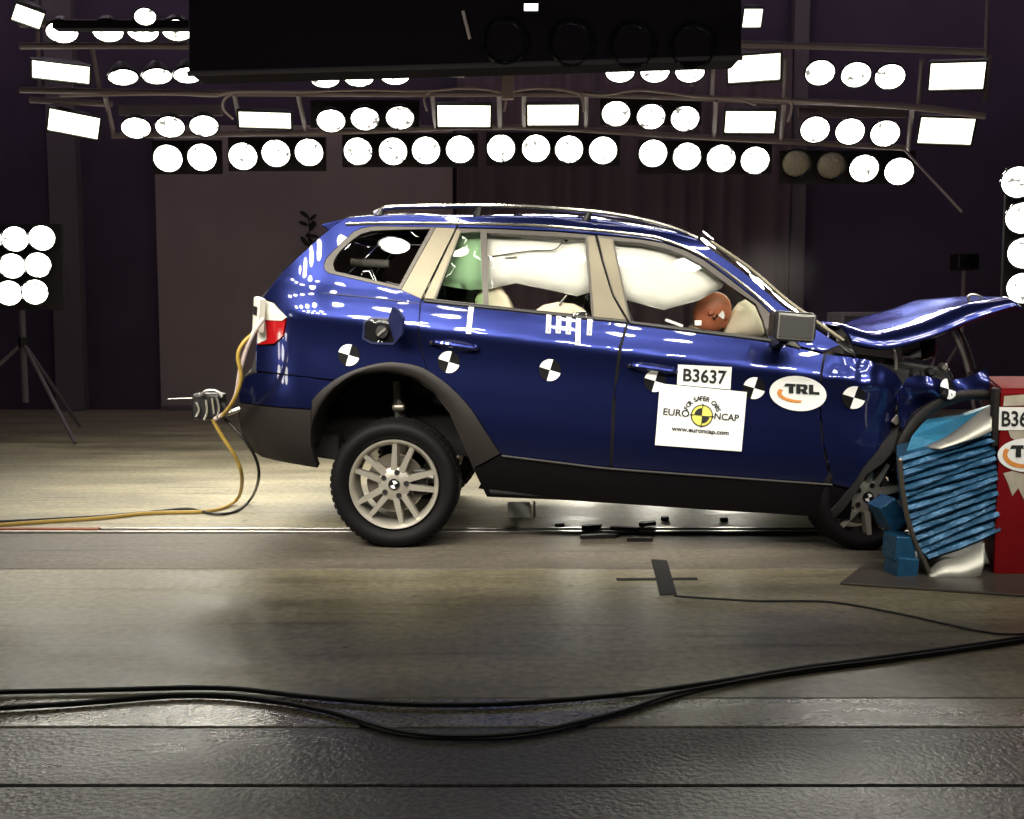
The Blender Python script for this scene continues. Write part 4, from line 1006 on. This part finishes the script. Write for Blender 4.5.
jt = [(J(bx_, .5, bz), (.15, .12)), (J((bx_+ch[0])/2, .5, (bz+ch[1])/2), (.14, .11)), (J(ch[0], .5, ch[1]), (.16, .11)), (J(hx - .08, .5, hz - .13), .055), (J(hx - .03, .5, hz - .06), .06),
      (J(ch[0] + .02, .31, ch[1] + .02), .06), (J(ch[0] + .20, .26, ch[1] - .16), .045), (J(ch[0] + .40, .36, ch[1] - .06), .036),
      (J(ch[0] + .02, .69, ch[1] + .02), .06), (J(ch[0] + .20, .74, ch[1] - .16), .045), (J(ch[0] + .40, .64, ch[1] - .06), .036),
      (J(bx_ + .12, .41, bz - .02), .085), (J(bx_ + .47, .38, bz + .02), .065), (J(bx_ + .66, .38, bz - .34), .045), (J(bx_ + .80, .38, bz - .34), .04),
      (J(bx_ + .12, .59, bz - .02), .085), (J(bx_ + .47, .62, bz + .02), .065), (J(bx_ + .66, .62, bz - .34), .045), (J(bx_ + .80, .62, bz - .34), .04)]
skin_body('body', jt, [(0,1),(1,2),(2,3),(3,4),(2,5),(5,6),(6,7),(2,8),(8,9),(9,10),(0,11),(11,12),(12,13),(13,14),(0,15),(15,16),(16,17),(17,18)], suit, dm)
# head: ellipsoid shaped with brow, nose and chin, bowed forward
V, Fc = [], []; nu, nv = 28, 20
for i in range(nv + 1):
    th = math.pi * i / nv
    for j in range(nu):
        ph = 2 * math.pi * j / nu; x, y, z = math.sin(th) * math.cos(ph), math.sin(th) * math.sin(ph), math.cos(th)
        r = 1.0 + .07 * max(0, x) * math.exp(-((z + .55) / .22) ** 2) - .08 * max(0, x) * math.exp(-((z - .05) / .14) ** 2) * (abs(y) > .15)
        r += .16 * math.exp(-((z + .14) / .15) ** 2 - (y / .16) ** 2) * (x > .4)
        V.append((x * .098 * r, y * .078 * r * (1 - .12 * (z < -.3)), z * .115 * r))
for i in range(nv):
    for j in range(nu): Fc.append((i*nu+j, (i+1)*nu+j, (i+1)*nu+(j+1) % nu, i*nu+(j+1) % nu))
head = obj('head', V, Fc, skin_m, dm, True); head.location = J(hx, .46, hz); head.rotation_euler = (0, R(38), 0)
for (dx, dz, w_) in ((.028, .0, 1),):
    for a in (0, 180):
        vs = [(.03 + .0, -.0785, .0)] + [(.03 + .034 * math.cos(R(a + 9 * i)), -.0785 + .006, .0 + .034 * math.sin(R(a + 9 * i))) for i in range(11)]
        obj('head_target_quadrant', vs, [tuple(range(12))], white if a == 0 else blackv, head)
for s in (-1, 1):
    MB().lathe([(0,-.012),(.012,-.012),(.02,.0),(.016,.008)], 16, Matrix.Translation((-.012, s * .076, -.01))).build('ear', skin_m, head, True)
    MB().lathe([(0,-.004),(.009,-.003),(.011,.003)], 12, Matrix.Translation((.082, s * .03, .012)) @ Matrix.Rotation(R(90), 4, 'Z')).build('eye', blackv, head, True)
MB().box((.086, -.022, -.066), (.094, .022, -.06)).build('mouth', blackv, head)
# hands: palm, four fingers and a thumb
for s, j in ((-1, 7), (1, 10)):
    p = jt[j][0]; mb = MB(); o = mb.box((0, -.038, -.014), (.085, .038, .014)).build('hand', skin_m, dm); o.location = p; o.rotation_euler = (0, R(-15), 0); bevel(o, .01, 2)
    for k in range(4):
        y = -.028 + k * .0185; L = (.062, .074, .07, .055)[k]; MB().tube(catmull([(.08, y, 0), (.08 + L * .5, y, -.006), (.08 + L * .85, y, -.03), (.08 + L * .9, y, -.045)], 3), .0085, 6).build('finger', skin_m, o, True)
    MB().tube(catmull([(.02, -s * .036, 0), (.055, -s * .06, -.01), (.085, -s * .066, -.022)], 3), .0095, 6).build('thumb', skin_m, o, True)

# child seats on the rear bench: padded shell, side wings and leg bolster
def child_seat(v, label):
    o0 = Vector((pr_.x + .0, v, pr_.z)); t = thing('child_seat', label, 'child seat', toworld(o0), (0, 0, -YAW))
    bk = [hit(x, y, .42) for (x, y) in ((478,330),(476,300),(482,286),(492,283),(501,287),(508,296),(513,308),(516,335))]
    mb = MB(); q = [Vector((p.x, -.15, p.z)) - Vector((o0.x, 0, o0.z)) for p in bk][::-1]; bevel(mb.prism(q, (0, .30, 0)).build('shell', cream, t), .03, 3)
    bo = [hit(x, y, .42) for (x, y) in ((530,335),(533,312),(544,305),(558,302),(574,304),(586,310),(590,318),(590,335))]
    mb = MB(); q = [Vector((p.x, -.16, p.z)) - Vector((o0.x, 0, o0.z)) for p in bo][::-1]; bevel(mb.prism(q, (0, .32, 0)).build('leg_bolster', cream, t), .03, 3)
    mb = MB(); mb.box((-.1, -.2, -.02), (.55, .2, .06)); bevel(mb.build('seat_base', seatm, t), .02)
    for s in (-.17, .17):
        mb = MB(); mb.box((-.02, s - .02, .06), (.45, s + .02, .14)); bevel(mb.build('arm_rest', seatm, t), .015)
    return t
child_seat(.47, 'cream padded child seat behind the near rear window')

# ================================================================== umbilical box and leads at the tail
ub = thing('umbilical_box', 'black data connector box with metal clips hanging behind the rear bumper', 'connector', at(210, 405, 5.95))
uo = ub.location.copy()
def U(x, y, Y=5.95): return at(x, y, Y) - uo
bevel(MB().box((-.085, -.05, -.075), (.075, .07, .065)).build('connector_body', black, ub), .015, 3)
MB().tube([U(168, 399), U(200, 398)], .004, 6).build('aerial_rod', steel, ub, True)
for (ln, m, r_) in (([(200,396),(206,391),(216,391),(222,397)], steel, .008), ([(196,402),(199,410),(196,417)], alloy, .006), ([(206,400),(207,412),(204,420)], alloy, .006), ([(216,396),(219,408),(217,418)], steel, .006), ([(222,403),(226,412),(220,420)], black, .012), ([(212,398),(214,414)], alloy, .005)):
    MB().tube(catmull([U(x, y, 5.88) for (x, y) in ln], 5), r_, 6).build('clip_wire', m, ub, True)
MB().tube([U(212, 418), U(232, 412), U(242, 408)], .014, 8).build('bracket', steel, ub, True)
def cable(name, pts, r, m, label, cat='cable', group=None):
    mb = MB(); return tag(mb.tube(catmull(pts, 10), r, 8).build(name, m, None, True), label, cat, group)
def fl_(x, y, r): return onfloor(x, y, r)
cable('sensor_cable', [at(264, 318, 5.62), at(254, 332, 5.60), at(246, 350, 5.6), at(240, 372, 5.62), at(236, 395, 5.70), at(226, 412, 5.85), at(215, 419, 5.9)], .012, cable_w, 'pale sensor lead looping from the tail light to the connector box')
cable('sensor_cable', [at(258, 330, 5.62), at(244, 342, 5.58), at(238, 356, 5.58), at(241, 378, 5.62), at(234, 400, 5.7), at(222, 416, 5.85)], .010, cable_y, 'brown sensor lead beside the tail light of the car')
cable('umbilical_cable', [at(212, 418, 5.92), at(222, 436, 5.95), at(236, 458, 6.0), at(242, 478, 6.15), fl_(238, 498, .05), fl_(222, 508, .012), fl_(200, 511.5, .012), fl_(150, 513, .012), fl_(100, 518, .012), fl_(40, 522, .012), fl_(-60, 529, .012)], .011, cable_y, 'yellow umbilical cable curving down from the connector box onto the floor')
cable('umbilical_cable', [at(224, 418, 5.92), at(245, 440, 5.9), at(257, 462, 5.95), at(258, 482, 6.1), fl_(250, 500, .03), fl_(236, 511, .011), fl_(215, 514, .011), fl_(190, 509, .011), fl_(160, 511, .011), fl_(90, 517, .011), fl_(-60, 524.5, .011)], .009, cable_b, 'black umbilical cable running beside the yellow one to the car tail')
bx = MB(); bx.box((-.035, -.02, -.09), (.035, .02, .09)); o = bx.build('junction_pad', clearlens, car); o.location = hit(259, 315, .10); o.rotation_euler = (0, R(10), R(-50)); bevel(o, .006)
bx = MB(); bx.box((-.02, -.024, 0), (.02, -.019, .045)); bx.build('pad_window', black, o)

# ================================================================== barrier
BY = 5.02
b0 = at(993, 578, BY)
bar_t = thing('crash_barrier', 'red steel crash barrier block with peeling paint and white stickers', 'barrier', (b0.x, BY, 0))
ztop = at(1000, 390, BY).z
bevel(MB().prism([(0, 0, 0), (2.6, 0, 0), (2.6, 1.0, 0), (.36, 1.0, 0)][::-1], (0, 0, ztop)).build('block', redpaint, bar_t), .015)
bevel(MB().prism([(.01, .01, ztop - .01), (2.59, .01, ztop - .01), (2.59, .99, ztop - .01), (.37, .99, ztop - .01)][::-1], (0, 0, .018)).build('cap_plate', redpaint, bar_t), .004)
bevel(MB().box((-.032, -.008, ztop * .70), (-.002, .03, ztop + .01)).build('edge_strip', clad, bar_t), .006)
def bq(pts, d=-.004): return [at(x, y, BY) - bar_t.location + Vector((0, d, 0)) for (x, y) in pts]
def bsheet(name, pts, m, parent, d): return obj(name, bq(pts, d), [tuple(range(len(pts)))[::-1]], m, parent)
def bput(name, V, Fc, m, parent, box, d):
    xs, ys = [p[0] for p in V], [p[1] for p in V]; x0, x1, y0, y1 = min(xs), max(xs), min(ys), max(ys)
    P = [at(box[0] + (box[2]-box[0]) * (x-x0)/(x1-x0), box[3] - (box[3]-box[1]) * (y-y0)/(y1-y0), BY) - bar_t.location + Vector((0, d, 0)) for (x, y) in V]
    return obj(name, P, Fc, m, parent)
ns_ = bsheet('number_sticker', [(998,407),(1056,407),(1056,430),(998,430)], white, bar_t, -.006)
bput('lettering', *text_mesh('B3637', .02), blackp, ns_, (1001,410.5,1045,426.5), -.009)
os_ = bsheet('oval_sticker', [(1028 + 31 * math.cos(R(10*i)), 455 - 17 * math.sin(R(10*i))) for i in range(36)][::-1], white, bar_t, -.006)
bput('logo_lettering', *polymesh(LOGO), blackp, os_, (1009,445,1052,457), -.009)
bput('logo_swoosh', *swoosh(), orangep, os_, (1002,448,1028,468), -.008)
for pts in ([(1004,396),(1030,394),(1034,405),(1003,406)], [(1008,430),(1040,430),(1044,440),(1016,441),(1010,437)], [(1003,473),(1012,471),(1024,474),(1034,470),(1040,492),(1030,484),(1024,500),(1018,488),(1012,496),(1008,484)]):
    bsheet('peeled_patch', pts[::-1], peel, bar_t, -.003)

# crushed honeycomb face
hf = thing('honeycomb_block', 'crushed blue aluminium honeycomb block between the car and red barrier', 'honeycomb', at(950, 578, 5.0))
ho = hf.location.copy(); hf.location.z = 0; ho.z = 0
NL = 15
top_l, top_r, bot_l, bot_r = (899,457), (993,431), (930,562), (1000,534)
rnd = random.Random(3)
lefts = [(899,457),(900,480),(902,500),(908,522),(916,544),(930,562)]
def lerp_path(P, s):
    k = s * (len(P) - 1); i = min(int(k), len(P) - 2); t = k - i; return (P[i][0] + (P[i+1][0]-P[i][0]) * t, P[i][1] + (P[i+1][1]-P[i][1]) * t)
rights = [(993,431),(995,455),(997,480),(998,505),(1000,534)]
for l in range(NL):
    s0, s1 = l / NL, (l + 1) / NL; V, Fc = [], []; n = 15
    yoff = rnd.uniform(-.007, .007)
    for i in range(n):
        t = i / (n - 1)
        a, b = lerp_path(lefts, s0), lerp_path(rights, s0); c, d = lerp_path(lefts, s1), lerp_path(rights, s1)
        wob = .8 * math.sin(t * 5 + l * 1.7) + rnd.uniform(-.25, .25)
        yw = 5.03 + yoff + .012 * math.sin(t * 9 + l * 2.3)
        top = at(a[0] + (b[0]-a[0]) * t, a[1] + (b[1]-a[1]) * t + wob * (0 < l), yw) - ho
        bot = at(c[0] + (d[0]-c[0]) * t, c[1] + (d[1]-c[1]) * t + wob, yw) - ho
        mid = (top + bot) / 2 + Vector((0, -.014, 0))
        V += [top + Vector((0, .03, 0)), top, mid, bot + Vector((0, .01, 0)), bot + Vector((0, .04, 0)), bot + Vector((.2, .6, 0)), top + Vector((.2, .6, 0))]
    for i in range(n - 1):
        for j in range(7): Fc.append((i*7+j, i*7+(j+1) % 7, (i+1)*7+(j+1) % 7, (i+1)*7+j))
    Fc += [tuple(range(7))[::-1], tuple(range((n-1)*7, n*7))]
    obj('honeycomb_layer', V, Fc, honey if l > 3 else honey, hf, False)
# upper crushed cells in lighter blue and the torn face sheet on top
up = [at(x, y, Y) - ho for (x, y, Y) in ((905,455,5.15),(912,436,5.2),(922,424,5.3),(955,419,5.4),(990,408,5.4),(992,432,5.1),(950,443,5.1))]
mb = MB(); mb.prism(up[::-1], (.12, .25, 0)); mb.build('upper_cells', honey2, hf)
def sheet(name, rows, m, parent, th=.008):
    n = len(rows[0]); V = [p for r_ in rows for p in r_]; Fc = [(i*n+j, i*n+j+1, (i+1)*n+j+1, (i+1)*n+j) for i in range(len(rows)-1) for j in range(n-1)]
    o = obj(name, V, Fc, m, parent, True); s = o.modifiers.new('s', 'SOLIDIFY'); s.thickness = th; return o
def rowpts(pts, Y): return catmull([at(x, y, Y) - ho for (x, y) in pts], 5)
sheet('torn_face_sheet', [rowpts([(925,448),(950,436),(975,417),(993,405)], 5.12), rowpts([(931,449),(955,440),(978,428),(992,420)], 5.02), rowpts([(940,450),(962,443),(980,437),(992,431)], 4.99)], alu, hf)
sheet('face_sheet_edge', [rowpts([(897,458),(899,480),(902,502),(907,525),(915,548),(928,577)], 4.99), rowpts([(902,458),(904,480),(907,502),(912,525),(920,548),(933,575)], 4.98), rowpts([(903,458),(905,480),(908,502),(913,525),(921,548),(934,575)], 5.2)], disc_m, hf, .006)
sheet('bottom_sheet', [rowpts([(928,574),(940,562),(958,557),(984,543)], 5.02), rowpts([(929,576),(944,570),(962,570),(985,562)], 4.98), rowpts([(930,578),(945,578),(965,580),(980,576),(984,568)][:4], 4.96)], alu, hf)
# torn honeycomb blocks lying at its foot
for (cx, cy, w, h, a, lb, Y) in ((888, 513, 20, 30, -.55, 'wedge-shaped blue honeycomb fragment tilted against the front wheel', 5.22), (899, 546, 21, 25, .05, 'blue honeycomb block stacked upon another at the foot of the barrier', 5.06), (901, 568, 22, 20, .08, 'blue honeycomb block on the floor under another blue block', 5.04)):
    c = at(cx, cy, Y); k = Y / FPX
    mb = MB(); o = mb.box((-w*k/2, -.07, -h*k/2), (w*k/2, .07, h*k/2)).build('honeycomb_fragment', honey, None); o.location = c; o.rotation_euler = (0, a, .12); bevel(o, .006)
    if cy > 560: o.location.z = h * k / 2 + .005
    tag(o, lb, 'fragment', 'loose honeycomb blocks')
# steel floor plate below
q = [onfloor(x, y, .0) for (x, y) in ((840,585),(1060,600),(1060,570),(862,568))]
tag(bevel(MB().prism([p + Vector((0, 0, .001)) for p in q], (0, 0, .012)).build('floor_plate', platem), .003), 'flat dark steel plate on the floor under the barrier', 'plate')

# ================================================================== on the floor
tp = thing('tape_cross', 'black tape cross stuck on the floor in front of the car', 'tape', onfloor(660, 578))
def floor_quad(name, pts, m, parent, z=.002):
    return obj(name, [onfloor(x, y, z) - parent.location for (x, y) in pts], [tuple(range(len(pts)))[::-1]], m, parent)
s = floor_quad('tape_strip', [(651,559),(667,560),(677,594),(660,595)], tape, tp, .003).modifiers.new('s', 'SOLIDIFY'); s.thickness = .002
s = floor_quad('tape_strip', [(616,578),(697,577.4),(698,579.6),(617,580.2)], tape, tp, .0025).modifiers.new('s', 'SOLIDIFY'); s.thickness = .002
def fpath(pts, r): return [onfloor(x, y, r) for (x, y) in pts]
cable('floor_cable', fpath([(-60,694),(0,692),(100,690),(220,688),(310,697),(400,704),(500,704),(620,695),(715,682),(800,668),(900,655),(1024,637),(1300,592),(1500,560)], .012), .0085, cable_b, 'long black cable lying straighter across the near floor')
cable('floor_cable', fpath([(-60,713),(0,708),(80,703),(180,695),(250,698),(330,712),(400,732),(470,737),(540,731),(620,712),(670,695),(715,686),(800,671),(900,658),(1024,640),(1300,595),(1500,563)], .012), .0085, cable_b, 'long black cable sagging in a wide loop across the near floor')
cable('floor_cable', fpath([(-60,715),(0,709.5),(80,704.5),(180,697),(250,700),(325,712),(395,734),(470,739.5),(540,734),(622,714),(675,697),(760,679),(900,659.5),(1024,641.5),(1300,596),(1500,564)], .007), .005, cable_b, 'thin black cable following the wide cable loop on the floor')
cable('floor_cable', fpath([(674,596),(720,599),(760,601),(830,602),(900,614),(950,625),(985,632),(1024,634),(1150,628),(1350,600)], .006), .0045, cable_b, 'thin dark wire running from the tape cross to the right')
dr = random.Random(11)
DL = ('small black plastic trim shard lying on the floor under the car')
for (x, y, w, h, a) in ((600,538,.22,.03,.1),(625,533,.16,.025,-.3),(648,528,.12,.03,.5),(640,541,.14,.03,-.1),(592,531,.12,.02,.2),(665,520,.05,.02,.4),(724,521,.05,.02,0),(560,527,.06,.015,.3)):
    p = onfloor(x, y); mb = MB(); pts = [(-w/2, -h), (w/2 * dr.uniform(.6, 1), -h * dr.uniform(.4, 1)), (w/2, h * .6), (-w/4, h * dr.uniform(.5, 1.2)), (-w/2, h * .2)]
    o = mb.prism([(a_, b_, .0) for (a_, b_) in pts], (0, 0, .02)).build('debris_shard', tape); o.location = (p.x, p.y, .016 if abs(p.y - yD) < .1 else .001); o.rotation_euler = (0, 0, a)
    tag(o, DL, 'debris', 'plastic shards under the car')
cr = thing('dolly_block', 'small pale block standing on the floor under the car sill', 'block', onfloor(519, 517))
bevel(MB().box((-.07, -.03, 0), (.07, .03, .09)).build('block_body', white, cr), .005)
bevel(MB().box((.085, -.02, 0), (.1, .02, .1)).build('block_handle', steel, cr), .004)

# ================================================================== hall furniture in the dark
# hanging dark plant against the grey board
hp_ = at(309, 245, WALL_Y - .36); plnt = thing('hanging_plant', 'dark leafy plant silhouette against the grey backdrop board', 'plant', (hp_.x, hp_.y, hp_.z - .25))
pr2 = random.Random(5)
bevel(MB().box((-.05, -.06, -.05), (.05, .225, .0)).build('bracket_shelf', black, plnt), .01)
MB().tube([(0, 0, .0), (.01, 0, .3), (.0, 0, .62)], [.014, .01, .005], 6).build('stem', leaf, plnt, True)
lf = [(0, 0, 0), (.04, .01, .03), (.12, .0, .03), (.17, -.01, .0), (.12, .0, -.03), (.04, .01, -.03)]
for k in range(26):
    z = pr2.uniform(.02, .6); a = pr2.uniform(0, 6.28); o = obj('leaf', lf, [(0,1,5), (1,2,4,5), (2,3,4)], leaf, plnt) if k == 0 else None
    if o is None: o = l0.copy(); C.objects.link(o)
    else: l0 = o
    o.location = (0, 0, z); o.rotation_euler = (pr2.uniform(-.6, .6), pr2.uniform(-.9, .3), a); o.scale = (1.1 - z * .5,) * 3
# camera tripod and office chair back in the shadows at the right
cx = at(963, 300, 12.0)
tr = thing('camera_tripod', 'dark camera on a tripod standing in the shadow right of the curtain', 'tripod', (cx.x, 12.0, 0))
zz = at(963, 262, 12.0).z
bevel(MB().box((-.12, -.12, zz - .09), (.12, .12, zz + .09)).build('camera_body', black, tr), .02)
MB().lathe([(0, -.2), (.07, -.2), (.075, -.12), (.06, .0)], 24, Matrix.Translation((0, 0, zz))).build('camera_lens', blackg, tr, True)
MB().tube([(0, 0, .8), (0, 0, zz - .08)], .025, 8).build('centre_column', rig_m, tr, True)
for a in (30, 150, 270): MB().tube([(0, 0, .95), (.5 * math.cos(R(a)), .5 * math.sin(R(a)), .012)], .018, 8).build('leg', rig_m, tr, True)
cx = at(865, 330, 11.0)
chh = thing('equipment_cabinet', 'low dark equipment cabinet behind the raised bonnet', 'cabinet', (cx.x, 11.0, 0))
zz = at(865, 312, 11.0).z
bevel(MB().box((-.32, -.25, .08), (.32, .25, zz)).build('body', pillarm, chh), .02)
bevel(MB().box((-.29, -.27, .12), (.29, -.25, zz - .04)).build('door', rig_d, chh), .01)
for x in (-.27, .27):
    for y in (-.2, .2): MB().tube([(x, y, 0), (x, y, .09)], .025, 8).build('foot', black, chh, True)

# ================================================================== thin smoke from the airbags over the windscreen
sc_ = toworld(hit(768, 276, .95)); V, Fc = [], []; nu, nv = 24, 14
for i in range(nv + 1):
    for j in range(nu):
        th, ph = math.pi * i / nv, 2 * math.pi * j / nu
        V.append((.30 * math.sin(th) * math.cos(ph), .45 * math.sin(th) * math.sin(ph), .26 * math.cos(th)))
for i in range(nv):
    for j in range(nu): Fc.append((i*nu+j, (i+1)*nu+j, (i+1)*nu+(j+1) % nu, i*nu+(j+1) % nu))
sm_ = bpy.data.materials.new('thin_smoke'); sm_.use_nodes = True; nt = sm_.node_tree; nt.nodes.clear()
out = nt.nodes.new('ShaderNodeOutputMaterial'); vs = nt.nodes.new('ShaderNodeVolumeScatter'); tc = nt.nodes.new('ShaderNodeTexCoord'); nz = nt.nodes.new('ShaderNodeTexNoise')
gr = nt.nodes.new('ShaderNodeTexGradient'); gr.gradient_type = 'SPHERICAL'; mpp = nt.nodes.new('ShaderNodeMapping'); mpp.inputs['Scale'].default_value = (1/.30, 1/.45, 1/.26)
m1 = nt.nodes.new('ShaderNodeMath'); m1.operation = 'MULTIPLY'; m2 = nt.nodes.new('ShaderNodeMath'); m2.operation = 'MULTIPLY'; m2.inputs[1].default_value = .30
nz.inputs['Scale'].default_value = 6; vs.inputs['Color'].default_value = (.9, .85, .85, 1)
L = nt.links.new; L(tc.outputs['Object'], mpp.inputs['Vector']); L(mpp.outputs[0], gr.inputs['Vector']); L(tc.outputs['Object'], nz.inputs['Vector'])
L(gr.outputs['Fac'], m1.inputs[0]); L(nz.outputs['Fac'], m1.inputs[1]); L(m1.outputs[0], m2.inputs[0]); L(m2.outputs[0], vs.inputs['Density']); L(vs.outputs[0], out.inputs['Volume'])
o = obj('airbag_smoke', V, Fc, sm_, None, True); o.location = sc_; tag(o, 'faint pale smoke drifting over the windscreen of the car', 'smoke', kind='stuff')
